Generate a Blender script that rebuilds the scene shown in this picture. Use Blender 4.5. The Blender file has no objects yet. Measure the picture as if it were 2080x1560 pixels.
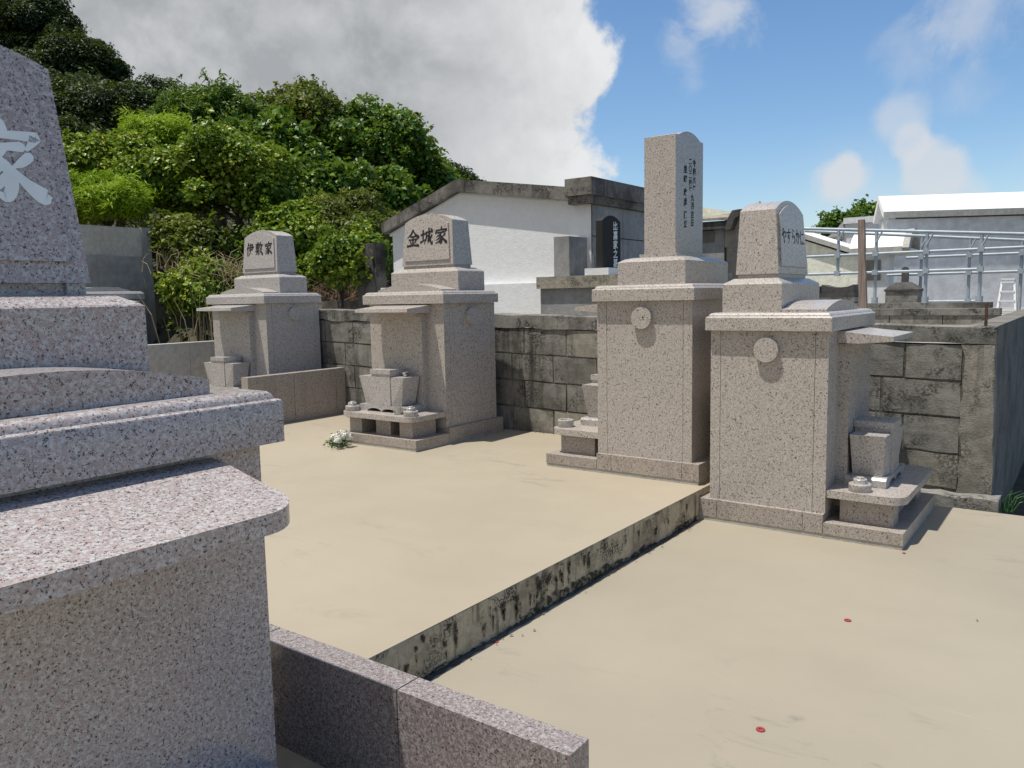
import bpy, bmesh, math, random
import numpy as np
from mathutils import Vector, Matrix

sc = bpy.context.scene
COL = sc.collection
rad = math.radians

# ------------------------------------------------------------------ camera
cam_d = bpy.data.cameras.new("camera")
cam = bpy.data.objects.new("camera", cam_d)
COL.objects.link(cam)
sc.camera = cam
pitch, roll, yaw = 0.108322, -0.0194533, 0.635169
cr = Vector((math.cos(yaw), math.sin(yaw), 0))            # camera right on the level
ch = Vector((-math.sin(yaw), math.cos(yaw), 0))           # camera heading on the level
fw = ch * math.cos(pitch) + Vector((0, 0, -math.sin(pitch)))
up = cr.cross(fw)
r2 = cr * math.cos(roll) + up * math.sin(roll)
u2 = -cr * math.sin(roll) + up * math.cos(roll)
M = Matrix((r2, u2, -fw)).transposed().to_4x4()
M.translation = (0, 0, 1.62)
cam.matrix_world = M
cam_d.sensor_width = 36.0
cam_d.lens = 36.0 * 1613.7 / 2080.0
cam_d.clip_start = 0.05
cam_d.clip_end = 6000

# ------------------------------------------------------------------ light
SUN = Vector((-0.19, -0.25, 1.0)).normalized()            # towards the sun
sun_d = bpy.data.lights.new("sun", 'SUN')
sun_d.energy = 5.0
sun_d.angle = rad(0.5)
sun_d.color = (1.0, 0.955, 0.88)
sun = bpy.data.objects.new("sun", sun_d)
COL.objects.link(sun)
sun.rotation_euler = SUN.to_track_quat('Z', 'Y').to_euler()
sun.location = (0, 0, 30)

vs = sc.view_settings
vs.view_transform = 'Standard'
vs.look = 'None'
vs.exposure = 0.0
vs.gamma = 1.0
vs.use_curve_mapping = False
SKY = 0.112
sc.cycles.max_bounces = 6
sc.cycles.diffuse_bounces = 3
sc.cycles.glossy_bounces = 2
sc.cycles.transmission_bounces = 4
sc.cycles.transparent_max_bounces = 4
sc.cycles.caustics_reflective = False
sc.cycles.caustics_refractive = False

world = bpy.data.worlds.new("World")
sc.world = world
world.use_nodes = True


class NT:
    """small helper for node trees"""
    def __init__(s, nt):
        s.nt = nt

    def n(s, typ, out=0, props=None, **ins):
        nd = s.nt.nodes.new(typ)
        for k, v in (props or {}).items():
            setattr(nd, k, v)
        for k, v in ins.items():
            key = int(k[1:]) if k[0] == 'i' and k[1:].isdigit() else k.replace('_', ' ')
            s.set(nd.inputs[key], v)
        return nd.outputs[out]

    def set(s, sock, v):
        if isinstance(v, bpy.types.NodeSocket):
            s.nt.links.new(v, sock)
        elif hasattr(v, '__len__') and len(v) == 3 and sock.type == 'RGBA':
            sock.default_value = (*v, 1)
        else:
            sock.default_value = v

    def math(s, op, a, b=0.0, c=None, clamp=False):
        d = dict(i0=a, i1=b)
        if c is not None:
            d['i2'] = c
        return s.n('ShaderNodeMath', props={'operation': op, 'use_clamp': clamp}, **d)

    def vmath(s, op, a, b=(0, 0, 0), out=0):
        return s.n('ShaderNodeVectorMath', out=out, props={'operation': op}, i0=a, i1=b)

    def mix(s, f, a, b, blend='MIX'):
        nd = s.nt.nodes.new('ShaderNodeMix')
        nd.data_type = 'RGBA'
        nd.blend_type = blend
        s.set(nd.inputs[0], f); s.set(nd.inputs[6], a); s.set(nd.inputs[7], b)
        return nd.outputs[2]

    def step(s, x, lo, hi, smooth=True):
        nd = s.nt.nodes.new('ShaderNodeMapRange')
        nd.interpolation_type = 'SMOOTHSTEP' if smooth else 'LINEAR'
        s.set(nd.inputs[0], x); s.set(nd.inputs[1], lo); s.set(nd.inputs[2], hi)
        return nd.outputs[0]

    def noise(s, vec, scale, detail=4.0, rough=0.55, dist=0.0, out=0):
        return s.n('ShaderNodeTexNoise', out=out, Vector=vec, Scale=scale, Detail=detail, Roughness=rough, Distortion=dist)

    def ramp(s, f, stops, interp='LINEAR'):
        nd = s.nt.nodes.new('ShaderNodeValToRGB')
        cr_ = nd.color_ramp
        cr_.interpolation = interp
        while len(cr_.elements) < len(stops):
            cr_.elements.new(0.5)
        for e, (p, c) in zip(cr_.elements, stops):
            e.position = p
            e.color = (*c, 1) if len(c) == 3 else c
        s.set(nd.inputs[0], f)
        return nd.outputs[0]


# sky: Nishita, with a grey cumulus bank over the hill and scattered small clouds
wt = NT(world.node_tree)
for nd in list(world.node_tree.nodes):
    world.node_tree.nodes.remove(nd)
sky = world.node_tree.nodes.new('ShaderNodeTexSky')
sky.sky_type = 'NISHITA'
sky.sun_disc = False
sky.sun_elevation = math.asin(SUN.z)
sky.sun_rotation = math.atan2(SUN.x, SUN.y)
sky.air_density = 1.0
sky.dust_density = 0.6
sky.ozone_density = 2.0
d = wt.n('ShaderNodeTexCoord', out=0)
dz = wt.n('ShaderNodeSeparateXYZ', out=2, i0=d)
n_big = wt.noise(d, 3.2, 2.0, 0.5)
n_puf = wt.noise(d, 8.5, 7.0, 0.60, 0.15)
n_wsp = wt.noise(wt.vmath('ADD', d, (2.3, 1.1, 0.7)), 11.0, 6.0, 0.62, 0.3)
nb = (cr - ch * 0.105)
s_edge = wt.vmath('DOT_PRODUCT', d, (nb.x, nb.y, nb.z), out=1)
depth = wt.math('ADD', wt.math('MULTIPLY', s_edge, -1.0), wt.math('MULTIPLY', wt.math('SUBTRACT', n_puf, 0.5), 0.34))
depth = wt.math('ADD', depth, wt.math('MULTIPLY', wt.math('SUBTRACT', n_big, 0.5), 0.16))
n_lit = wt.noise(wt.vmath('ADD', d, (SUN.x * 0.022 + 0.012 * cr.x, SUN.y * 0.022 + 0.012 * cr.y, SUN.z * 0.022)), 8.5, 5.0, 0.60, 0.15)
relief = wt.math('SUBTRACT', n_puf, n_lit)
bank = wt.step(depth, -0.010, 0.034)
bright = wt.ramp(wt.step(depth, 0.0, 0.28), [(0.0, (1, 1, 1)), (0.25, (0.66, 0.66, 0.66)), (0.58, (0.24, 0.24, 0.24)), (1.0, (0.0, 0.0, 0.0))])
bright = wt.math('ADD', wt.math('MULTIPLY', bright, 0.62), wt.math('MULTIPLY', wt.step(n_big, 0.38, 0.66), 0.26))
bright = wt.math('ADD', bright, wt.math('MULTIPLY', wt.math('SUBTRACT', wt.step(n_puf, 0.36, 0.66), 0.35), 0.24))
bright = wt.math('ADD', bright, wt.math('MULTIPLY', relief, 0.95))
lowband = wt.step(dz, 0.26, 0.02)
bright = wt.math('ADD', bright, wt.math('MULTIPLY', lowband, 0.34), clamp=True)
bank_col = wt.mix(bright, (3.45, 3.60, 3.78), (7.2, 7.3, 7.4))
skyc = wt.n('ShaderNodeHueSaturation', Saturation=1.17, Value=1.28, Color=sky.outputs[0])


def blob(direction, size, lo, hi, amp, cur, strength=1.0, noise=None):
    v = Vector(direction).normalized()
    dd = wt.vmath('DISTANCE', d, (v.x, v.y, v.z), out=1)
    m_ = wt.math('SUBTRACT', 1.0, wt.math('DIVIDE', dd, size))
    m_ = wt.math('ADD', m_, wt.math('MULTIPLY', wt.math('SUBTRACT', noise or n_puf, 0.5), amp))
    m_ = wt.math('MULTIPLY', wt.step(m_, lo, hi), strength)
    return wt.mix(m_, cur, (6.2, 6.4, 6.7))


def sky_dir(px, py):
    return r2 * ((px - 1040) / 1613.7) + u2 * ((780 - py) / 1613.7) + fw


col = skyc
for (px, py, size, lo, hi, amp, stg, nz) in [
        (1760, 440, 0.11, 0.0, 1.3, 0.7, 0.34, n_big),
        (1700, 362, 0.036, 0.15, 0.6, 1.9, 0.85, n_puf), (1900, 345, 0.040, 0.15, 0.65, 1.9, 0.75, n_puf), (1850, 290, 0.024, 0.15, 0.7, 1.9, 0.6, n_puf), (1960, 405, 0.035, 0.1, 0.7, 1.6, 0.45, n_puf),
        (1825, 240, 0.034, 0.1, 0.8, 1.7, 0.50, n_puf), (1455, 20, 0.070, 0.15, 0.9, 2.2, 0.70, n_wsp),
        (1385, 105, 0.055, 0.2, 1.0, 2.2, 0.36, n_wsp), (1410, 165, 0.032, 0.1, 0.9, 2.2, 0.28, n_wsp), (1990, 0, 0.08, 0.2, 1.0, 2.0, 0.50, n_wsp),
        (1840, 105, 0.055, 0.2, 1.0, 2.2, 0.26, n_wsp), (1960, 190, 0.06, 0.3, 1.1, 2.2, 0.22, n_wsp),
        (2300, 330, 0.10, 0.0, 0.9, 1.6, 0.8, n_puf), (2700, 250, 0.14, 0.0, 0.9, 1.7, 0.8, n_puf)]:
    col = blob(sky_dir(px, py), size, lo, hi, amp, col, stg, nz)
col = wt.mix(bank, col, bank_col)
bg = world.node_tree.nodes.new('ShaderNodeBackground')
wt.set(bg.inputs[0], col)
bg.inputs[1].default_value = SKY
world.cycles.sampling_method = 'MANUAL'
world.cycles.sample_map_resolution = 256
wo = world.node_tree.nodes.new('ShaderNodeOutputWorld')
world.node_tree.links.new(bg.outputs[0], wo.inputs[0])


# ------------------------------------------------------------------ materials
def new_mat(name):
    m = bpy.data.materials.new(name)
    m.use_nodes = True
    nt = m.node_tree
    b = nt.nodes['Principled BSDF']
    return m, NT(nt), b


def bump(t, b, h, strength, dist):
    t.set(b.inputs['Normal'], t.n('ShaderNodeBump', Strength=strength, Distance=dist, Height=h))


def m_granite(name, cols, grain=90.0, speck=170.0, dark=0.10, rough=0.32, dirt=0.0, patch=26.0):
    """cols: pink feldspar, pale feldspar, grey quartz, black mica"""
    m, t, b = new_mat(name)
    co = t.n('ShaderNodeTexCoord', out=3)
    wob = t.noise(co, grain * 2.4, 2.0, 0.5, out=1)
    co2 = t.vmath('ADD', co, t.vmath('MULTIPLY', t.vmath('SUBTRACT', wob, (0.5, 0.5, 0.5)), (1.1 / grain,) * 3))
    v1 = t.n('ShaderNodeTexVoronoi', out=1, Vector=co2, Scale=grain)
    r1 = t.n('ShaderNodeSeparateColor', out=0, i0=v1)
    g1 = t.n('ShaderNodeSeparateColor', out=1, i0=v1)
    cl = t.noise(co, patch, 5.0, 0.65)
    sel = t.math('ADD', t.math('MULTIPLY', r1, 0.42), t.math('MULTIPLY', t.step(cl, 0.33, 0.67), 0.58))
    mid = tuple((a + e) / 2 for a, e in zip(cols[0], cols[1]))
    c = t.ramp(sel, [(0.0, cols[2]), (0.10, cols[0]), (0.42, cols[0]), (0.55, mid), (0.70, cols[1]), (1.0, tuple(x * 1.08 for x in cols[1]))])
    c = t.mix(t.math('MULTIPLY', t.step(g1, 0.72, 0.95), 0.55), c, cols[2])
    v2 = t.n('ShaderNodeTexVoronoi', out=1, Vector=t.vmath('ADD', co2, (0.31, 0.17, 0.52)), Scale=speck)
    r2_ = t.n('ShaderNodeSeparateColor', out=2, i0=v2)
    cl2 = t.noise(t.vmath('ADD', co, (3.1, 1.7, 5.2)), speck * 0.36, 3.0, 0.65)
    thr = t.math('MULTIPLY', t.step(cl2, 0.48, 0.70), dark * 5.0)
    spk = t.math('LESS_THAN', r2_, thr)
    c = t.mix(t.math('MULTIPLY', spk, 0.92), c, cols[3])
    big = t.noise(co, 2.2, 4.0, 0.6)
    c = t.mix(t.math('MULTIPLY', t.step(big, 0.35, 0.75), 0.12), c, tuple(x * 0.6 for x in cols[0]))
    if dirt:
        dn = t.noise(t.vmath('MULTIPLY', co, (9, 9, 1.2)), 1.0, 5.0, 0.6)
        c = t.mix(t.math('MULTIPLY', t.step(dn, 0.5, 0.8), dirt), c, (0.13, 0.11, 0.085))
    t.set(b.inputs['Base Color'], c)
    rn = t.noise(co, 40.0, 2.0, 0.6)
    t.set(b.inputs['Roughness'], t.math('ADD', rough - 0.06, t.math('MULTIPLY', rn, 0.14)))
    b.inputs['Specular IOR Level'].default_value = 0.5
    bump(t, b, t.noise(co, 150.0, 2.0, 0.6), 0.05, 0.002)
    return m


def m_concrete(name, base, dark, stain=0.5, streak=0.5, rough=0.9, scale=1.0, moss=None, pit=0.4, vary=0.15):
    m, t, b = new_mat(name)
    co = t.n('ShaderNodeTexCoord', out=3)
    gl = t.n('ShaderNodeNewGeometry', out=0)
    n1 = t.noise(gl, 1.7 * scale, 6.0, 0.62)
    n2 = t.noise(gl, 14.0 * scale, 5.0, 0.65)
    n3 = t.noise(t.vmath('MULTIPLY', gl, (7, 7, 0.55)), scale, 5.0, 0.62)
    c = t.mix(t.step(n2, 0.3, 0.72), tuple(x * (1 - vary * 1.2) for x in base), tuple(min(1, x * (1 + vary * 0.8)) for x in base))
    c = t.mix(t.math('MULTIPLY', t.step(n1, 0.42, 0.72), stain), c, dark)
    c = t.mix(t.math('MULTIPLY', t.step(n3, 0.52, 0.72), streak), c, dark)
    if moss:
        n4 = t.noise(t.vmath('ADD', gl, (9, 4, 2)), 3.3 * scale, 6.0, 0.66)
        n5 = t.noise(gl, 46.0 * scale, 3.0, 0.6)
        k = t.math('MULTIPLY', t.step(n4, 0.46, 0.62), t.step(n5, 0.38, 0.60))
        c = t.mix(t.math('MULTIPLY', k, moss), c, (0.018, 0.017, 0.014))
    pitn = t.noise(gl, 70.0 * scale, 2.0, 0.5)
    c = t.mix(t.math('MULTIPLY', t.step(pitn, 0.66, 0.74), pit), c, tuple(x * 0.25 for x in dark))
    t.set(b.inputs['Base Color'], c)
    b.inputs['Roughness'].default_value = rough
    hh = t.math('ADD', t.math('MULTIPLY', n2, 0.7), t.math('MULTIPLY', pitn, 0.5))
    bump(t, b, hh, 0.5, 0.012)
    return m


def m_plain(name, colr, rough=0.6, metal=0.0, vary=0.12, scale=9.0, bmp=0.0):
    m, t, b = new_mat(name)
    co = t.n('ShaderNodeTexCoord', out=3)
    n1 = t.noise(co, scale, 5.0, 0.6)
    c = t.mix(t.step(n1, 0.25, 0.75), tuple(x * (1 - vary) for x in colr), tuple(min(1, x * (1 + vary)) for x in colr))
    t.set(b.inputs['Base Color'], c)
    b.inputs['Roughness'].default_value = rough
    b.inputs['Metallic'].default_value = metal
    if bmp:
        bump(t, b, n1, bmp, 0.01)
    return m


def m_leaf(name, stops, rough=0.42, trans=0.35):
    m, t, b = new_mat(name)
    rp = t.n('ShaderNodeNewGeometry', out=8)
    gl = t.n('ShaderNodeNewGeometry', out=0)
    cn = t.noise(gl, 0.9, 3.0, 0.6)
    f = t.math('ADD', t.math('MULTIPLY', rp, 0.62), t.math('MULTIPLY', t.step(cn, 0.3, 0.7), 0.38))
    c = t.ramp(f, stops)
    t.set(b.inputs['Base Color'], c)
    b.inputs['Roughness'].default_value = rough
    b.inputs['Specular IOR Level'].default_value = 0.22
    tr = t.n('ShaderNodeBsdfTranslucent', Color=t.mix(0.5, c, (0.30, 0.42, 0.03), 'MIX'))
    mx = t.n('ShaderNodeMixShader', i0=trans, i1=b.outputs[0], i2=tr)
    out = t.nt.nodes['Material Output']
    t.nt.links.new(mx, out.inputs[0])
    return m


PINK = [(0.372, 0.302, 0.282), (0.485, 0.470, 0.466), (0.25, 0.24, 0.238), (0.024, 0.024, 0.028)]
TAN = [(0.395, 0.345, 0.305), (0.51, 0.475, 0.44), (0.265, 0.238, 0.218), (0.045, 0.042, 0.040)]
G_PINK = m_granite("pink_granite", PINK, 190.0, 255.0, 0.13, 0.20, patch=66.0)
G_WALL = m_granite("brown_granite", [(0.225, 0.180, 0.172), (0.345, 0.322, 0.318), (0.14, 0.126, 0.121), (0.015, 0.015, 0.018)], 190.0, 255.0, 0.12, 0.13, patch=66.0)
G_TAN = m_granite("tan_granite", TAN, 170.0, 190.0, 0.11, 0.28, patch=110.0)
G_GREY = m_granite("grey_granite", [(0.39, 0.355, 0.328), (0.50, 0.485, 0.47), (0.27, 0.252, 0.24), (0.05, 0.047, 0.046)], 170.0, 190.0, 0.11, 0.28, patch=110.0)
G_PLINTH = m_granite("weathered_granite", [(0.335, 0.283, 0.242), (0.435, 0.395, 0.355), (0.22, 0.194, 0.173), (0.038, 0.034, 0.031)], 170.0, 190.0, 0.12, 0.45, dirt=0.40, patch=110.0)
M_JOINT = m_plain("dark_joint", (0.045, 0.04, 0.037), 0.9)
M_MORTAR = m_concrete("mortar_bed", (0.40, 0.38, 0.34), (0.25, 0.23, 0.2), 0.3, 0.2)
M_INK = m_plain("black_carved_paint", (0.006, 0.006, 0.008), 0.85)
M_WHITEINK = m_plain("white_carved_paint", (0.74, 0.78, 0.78), 0.5, vary=0.06)
M_BLACKSTONE = m_plain("polished_black_stone", (0.008, 0.008, 0.008), 0.75)
M_STEEL = m_plain("stainless_steel", (0.55, 0.54, 0.52), 0.25, 1.0)
M_GALV = m_plain("galvanised_pipe", (0.33, 0.38, 0.43), 0.55, 0.2, 0.12)
M_ALU = m_plain("white_aluminium", (0.78, 0.79, 0.80), 0.4, 0.1, 0.05)
M_RUST = m_plain("rusty_iron", (0.075, 0.035, 0.022), 0.85, 0.0, 0.35, 40)
M_WOOD = None
M_BLOCK = m_concrete("weathered_block", (0.235, 0.225, 0.200), (0.034, 0.032, 0.028), 0.70, 0.92, 0.95, 1.0, moss=0.85, pit=0.7)
M_BLOCK2 = m_concrete("pale_block", (0.275, 0.257, 0.218), (0.060, 0.055, 0.046), 0.62, 0.72, 0.95, 1.2, moss=0.7, pit=0.6)
M_BED = m_concrete("block_mortar", (0.16, 0.148, 0.125), (0.022, 0.02, 0.017), 0.8, 0.4, 0.95, 2.0, moss=0.9)
M_COPE = m_concrete("coping_concrete", (0.25, 0.24, 0.215), (0.035, 0.033, 0.029), 0.75, 0.7, 0.95, 1.3, moss=0.95, pit=0.7)
M_STEP = m_concrete("step_concrete", (0.47, 0.395, 0.275), (0.050, 0.034, 0.020), 0.62, 0.95, 0.9, 1.9, moss=0.95, pit=0.8)
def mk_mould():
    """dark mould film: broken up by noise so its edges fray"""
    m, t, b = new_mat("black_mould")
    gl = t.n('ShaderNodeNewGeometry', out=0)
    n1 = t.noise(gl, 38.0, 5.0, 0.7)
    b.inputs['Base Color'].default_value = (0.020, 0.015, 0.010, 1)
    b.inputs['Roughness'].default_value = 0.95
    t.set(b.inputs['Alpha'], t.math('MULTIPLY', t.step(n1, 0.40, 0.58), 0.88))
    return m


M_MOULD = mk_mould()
M_PALE = m_concrete("pale_concrete", (0.44, 0.43, 0.40), (0.28, 0.27, 0.24), 0.35, 0.35, 0.9, 1.0, pit=0.2)
M_GREYC = m_concrete("dark_grey_concrete", (0.215, 0.20, 0.18), (0.085, 0.078, 0.068), 0.5, 0.5, 0.9, 0.7, pit=0.3)
M_BEIGEC = m_concrete("beige_concrete", (0.36, 0.32, 0.265), (0.15, 0.13, 0.10), 0.3, 0.55, 0.9, 1.0, pit=0.2)
M_WHITE = m_concrete("white_plaster", (0.74, 0.745, 0.75), (0.58, 0.585, 0.59), 0.04, 0.10, 0.85, 0.8, pit=0.03, vary=0.04)
M_ROOFC = m_concrete("mouldy_concrete", (0.20, 0.185, 0.165), (0.02, 0.019, 0.018), 0.8, 0.95, 0.95, 1.2, moss=0.9, pit=0.5)
M_GREYB = m_concrete("grey_rendered_wall", (0.30, 0.30, 0.295), (0.13, 0.13, 0.13), 0.5, 0.45, 0.9, 1.0, pit=0.5)
M_RETURN = m_concrete("return_wall_concrete", (0.20, 0.185, 0.16), (0.055, 0.05, 0.043), 0.6, 0.25, 0.95, 0.9, moss=0.6, pit=0.5)
M_LEDGE = m_concrete("lichen_granite", (0.36, 0.33, 0.26), (0.10, 0.095, 0.08), 0.4, 0.2, 0.9, 3.0, moss=0.9, pit=0.7)
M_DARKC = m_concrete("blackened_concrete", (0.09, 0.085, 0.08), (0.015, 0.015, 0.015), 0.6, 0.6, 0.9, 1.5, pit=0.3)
M_CREAM = m_concrete("cream_paint", (0.78, 0.78, 0.67), (0.45, 0.45, 0.38), 0.15, 0.2, 0.8, 0.8, pit=0.05)
M_ROOFW = m_plain("white_roof_coating", (0.80, 0.81, 0.80), 0.7, vary=0.04, scale=3)
M_BUILD = m_concrete("grey_building_wall", (0.66, 0.67, 0.69), (0.56, 0.57, 0.59), 0.35, 0.35, 0.85, 0.35, pit=0.0)
M_SLABTOP = None


def m_floor(name, base, seed, patch):
    m, t, b = new_mat(name)
    gl = t.n('ShaderNodeNewGeometry', out=0)
    g2 = t.vmath('ADD', gl, (seed, seed * 2.0, 0))
    big = t.noise(g2, 0.7, 4.0, 0.55)
    mid = t.noise(g2, 5.0, 5.0, 0.6)
    fine = t.noise(g2, 260.0, 2.0, 0.6)
    c = t.mix(t.step(big, 0.3, 0.7), tuple(x * 0.93 for x in base), tuple(x * 1.05 for x in base))
    c = t.mix(t.math('MULTIPLY', t.step(mid, 0.35, 0.75), 0.10), c, tuple(x * 0.75 for x in base))
    c = t.mix(t.math('MULTIPLY', t.step(fine, 0.30, 0.70), 0.16), c, tuple(x * 0.62 for x in base))
    # greyish scuffs, stretched along one way
    sc1 = t.noise(t.vmath('MULTIPLY', g2, (2.2, 5.5, 1)), 1.0, 7.0, 0.66, 0.6)
    ms = t.noise(t.vmath('ADD', g2, (4.3, 8.8, 0)), 0.55, 2.0, 0.5)
    k = t.math('MULTIPLY', t.step(sc1, 0.56, 0.70), t.step(ms, 0.50, 0.62))
    c = t.mix(t.math('MULTIPLY', k, patch), c, (0.15, 0.145, 0.12))
    sp = t.noise(t.vmath('ADD', g2, (1.3, 0.2, 0)), 36.0, 4.0, 0.7)
    k2 = t.math('MULTIPLY', t.step(sp, 0.66, 0.73), t.step(ms, 0.44, 0.6))
    c = t.mix(t.math('MULTIPLY', k2, 0.55), c, (0.10, 0.10, 0.085))
    # faint pale trowel scratches
    sw = t.noise(t.vmath('MULTIPLY', g2, (1.2, 16.0, 1)), 1.0, 3.0, 0.5, 1.2)
    c = t.mix(t.math('MULTIPLY', t.step(sw, 0.70, 0.76), 0.18), c, tuple(min(1, x * 1.3) for x in base))
    t.set(b.inputs['Base Color'], c)
    b.inputs['Roughness'].default_value = 0.62
    bump(t, b, t.math('ADD', t.math('MULTIPLY', fine, 0.4), t.math('MULTIPLY', mid, 1.2)), 0.25, 0.006)
    return m


M_FLOOR_U = m_floor("beige_coated_floor_upper", (0.366, 0.315, 0.234), 0.0, 0.5)
M_FLOOR_L = m_floor("beige_coated_floor_lower", (0.336, 0.297, 0.226), 5.7, 0.55)
M_DARKFLOOR = m_plain("front_plot_concrete", (0.36, 0.305, 0.22), 0.9, vary=0.2, scale=4, bmp=0.2)
M_SOIL = m_plain("hill_soil", (0.055, 0.05, 0.03), 1.0, vary=0.5, scale=3, bmp=0.5)
M_TERR = m_concrete("terrace_concrete", (0.33, 0.32, 0.29), (0.15, 0.14, 0.12), 0.4, 0.1, 0.9, 0.8)


def mk_wood():
    m, t, b = new_mat("weathered_wood")
    co = t.n('ShaderNodeTexCoord', out=3)
    g = t.noise(t.vmath('MULTIPLY', co, (60, 60, 3)), 1.0, 5.0, 0.6, 0.4)
    t.set(b.inputs['Base Color'], t.ramp(g, [(0.25, (0.10, 0.07, 0.055)), (0.5, (0.24, 0.18, 0.15)), (0.75, (0.36, 0.30, 0.26))]))
    b.inputs['Roughness'].default_value = 0.85
    bump(t, b, g, 0.4, 0.004)
    return m


M_WOOD = mk_wood()
L_DARK = m_leaf("dark_evergreen_leaf", [(0.0, (0.008, 0.018, 0.007)), (0.5, (0.020, 0.042, 0.011)), (0.85, (0.048, 0.078, 0.016)), (1.0, (0.09, 0.11, 0.025))], 0.5, 0.12)
L_VINE = m_leaf("vine_leaf", [(0.0, (0.040, 0.090, 0.012)), (0.4, (0.115, 0.195, 0.022)), (0.75, (0.25, 0.33, 0.036)), (1.0, (0.44, 0.42, 0.07))], 0.36, 0.26)
L_FERN = m_leaf("feathery_leaf", [(0.0, (0.12, 0.22, 0.012)), (0.5, (0.27, 0.41, 0.022)), (1.0, (0.46, 0.54, 0.05))], 0.5, 0.36)
L_BIG = m_leaf("broad_leaf", [(0.0, (0.020, 0.056, 0.010)), (0.5, (0.058, 0.130, 0.016)), (0.85, (0.15, 0.25, 0.028)), (1.0, (0.24, 0.30, 0.05))], 0.38, 0.24)
L_OLIVE = m_leaf("olive_leaf", [(0.0, (0.035, 0.058, 0.012)), (0.5, (0.10, 0.13, 0.022)), (0.85, (0.19, 0.20, 0.034)), (1.0, (0.32, 0.24, 0.06))], 0.45, 0.26)
M_STRAW = m_plain("dry_straw", (0.37, 0.28, 0.155), 0.9, vary=0.35, scale=5)
M_BROWNSTRAW = m_plain("dead_brown_vine", (0.16, 0.105, 0.06), 0.9, vary=0.4, scale=5)
M_BARK = m_plain("bark", (0.07, 0.055, 0.042), 0.95, vary=0.35, scale=12, bmp=0.5)
M_PETAL = m_plain("white_petal", (0.72, 0.71, 0.63), 0.7, vary=0.12, scale=40)
M_STALK = m_plain("flower_leaf", (0.045, 0.13, 0.03), 0.5, vary=0.35, scale=30)
M_RED = m_plain("red_marker", (0.30, 0.035, 0.045), 0.8, vary=0.3, scale=60)


def mk_glass():
    m, t, b = new_mat("clear_glass")
    b.inputs['Base Color'].default_value = (0.95, 0.97, 0.96, 1)
    b.inputs['Roughness'].default_value = 0.03
    b.inputs['Transmission Weight'].default_value = 1.0
    b.inputs['IOR'].default_value = 1.45
    return m


M_GLASS = mk_glass()


# ------------------------------------------------------------------ mesh helpers
def link_mesh(name, me, mat, parent=None, loc=None):
    if mat is not None and not me.materials:
        me.materials.append(mat)
    o = bpy.data.objects.new(name, me)
    COL.objects.link(o)
    if parent is not None:
        o.parent = parent
    if loc is not None:
        o.location = loc
    return o


def finish(bm, name, mat, parent=None, loc=None, smooth=None, bevel=0.0, seg=2):
    if bevel:
        es = [e for e in bm.edges if len(e.link_faces) == 2 and e.calc_face_angle(0) > rad(25)]
        bmesh.ops.bevel(bm, geom=es, offset=bevel, segments=seg, profile=0.5, affect='EDGES', clamp_overlap=True)
    bmesh.ops.recalc_face_normals(bm, faces=bm.faces)
    me = bpy.data.meshes.new(name)
    bm.to_mesh(me)
    bm.free()
    if smooth:
        for p in me.polygons:
            p.use_smooth = True
        me.set_sharp_from_angle(angle=rad(smooth))
    return link_mesh(name, me, mat, parent, loc)


def add_hexa(bm, pts):
    """8 points: bottom ring 0-3, top ring 4-7"""
    v = [bm.verts.new(p) for p in pts]
    for f in ((3, 2, 1, 0), (4, 5, 6, 7), (0, 1, 5, 4), (1, 2, 6, 5), (2, 3, 7, 6), (3, 0, 4, 7)):
        bm.faces.new([v[i] for i in f])


def add_box(bm, x0, x1, y0, y1, z0, z1):
    add_hexa(bm, [(x0, y0, z0), (x1, y0, z0), (x1, y1, z0), (x0, y1, z0), (x0, y0, z1), (x1, y0, z1), (x1, y1, z1), (x0, y1, z1)])


def box(name, mat, parent, x0, x1, y0, y1, z0, z1, bevel=0.005, seg=2):
    bm = bmesh.new()
    add_box(bm, x0, x1, y0, y1, z0, z1)
    return finish(bm, name, mat, parent, bevel=bevel, seg=seg)


def rings(name, mat, parent, rs, bevel=0.0, smooth=None):
    """rs: list of (x0,x1,y0,y1,z) rectangles stacked upwards"""
    bm = bmesh.new()
    prev = None
    for (x0, x1, y0, y1, z) in rs:
        cur = [bm.verts.new(p) for p in ((x0, y0, z), (x1, y0, z), (x1, y1, z), (x0, y1, z))]
        if prev is None:
            bm.faces.new(cur[::-1])
        else:
            for i in range(4):
                bm.faces.new([prev[i], prev[(i + 1) % 4], cur[(i + 1) % 4], cur[i]])
        prev = cur
    bm.faces.new(prev)
    return finish(bm, name, mat, parent, bevel=bevel, smooth=smooth)


def prism(name, mat, parent, pts, axis, lo, hi, bevel=0.0, smooth=None, hi_pts=None, seg=2):
    """2-D outline pts extruded on an axis; x: (y,z) outline, y: (x,z) outline, z: (x,y) outline"""
    bm = bmesh.new()

    def mk(p, c):
        return {'x': (c, p[0], p[1]), 'y': (p[0], c, p[1]), 'z': (p[0], p[1], c)}[axis]
    a = [bm.verts.new(mk(p, lo)) for p in pts]
    b_ = [bm.verts.new(mk(p, hi)) for p in (hi_pts or pts)]
    n = len(pts)
    bm.faces.new(a)
    bm.faces.new(b_[::-1])
    for i in range(n):
        bm.faces.new([a[i], a[(i + 1) % n], b_[(i + 1) % n], b_[i]][::-1])
    return finish(bm, name, mat, parent, bevel=bevel, smooth=smooth, seg=seg)


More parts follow.
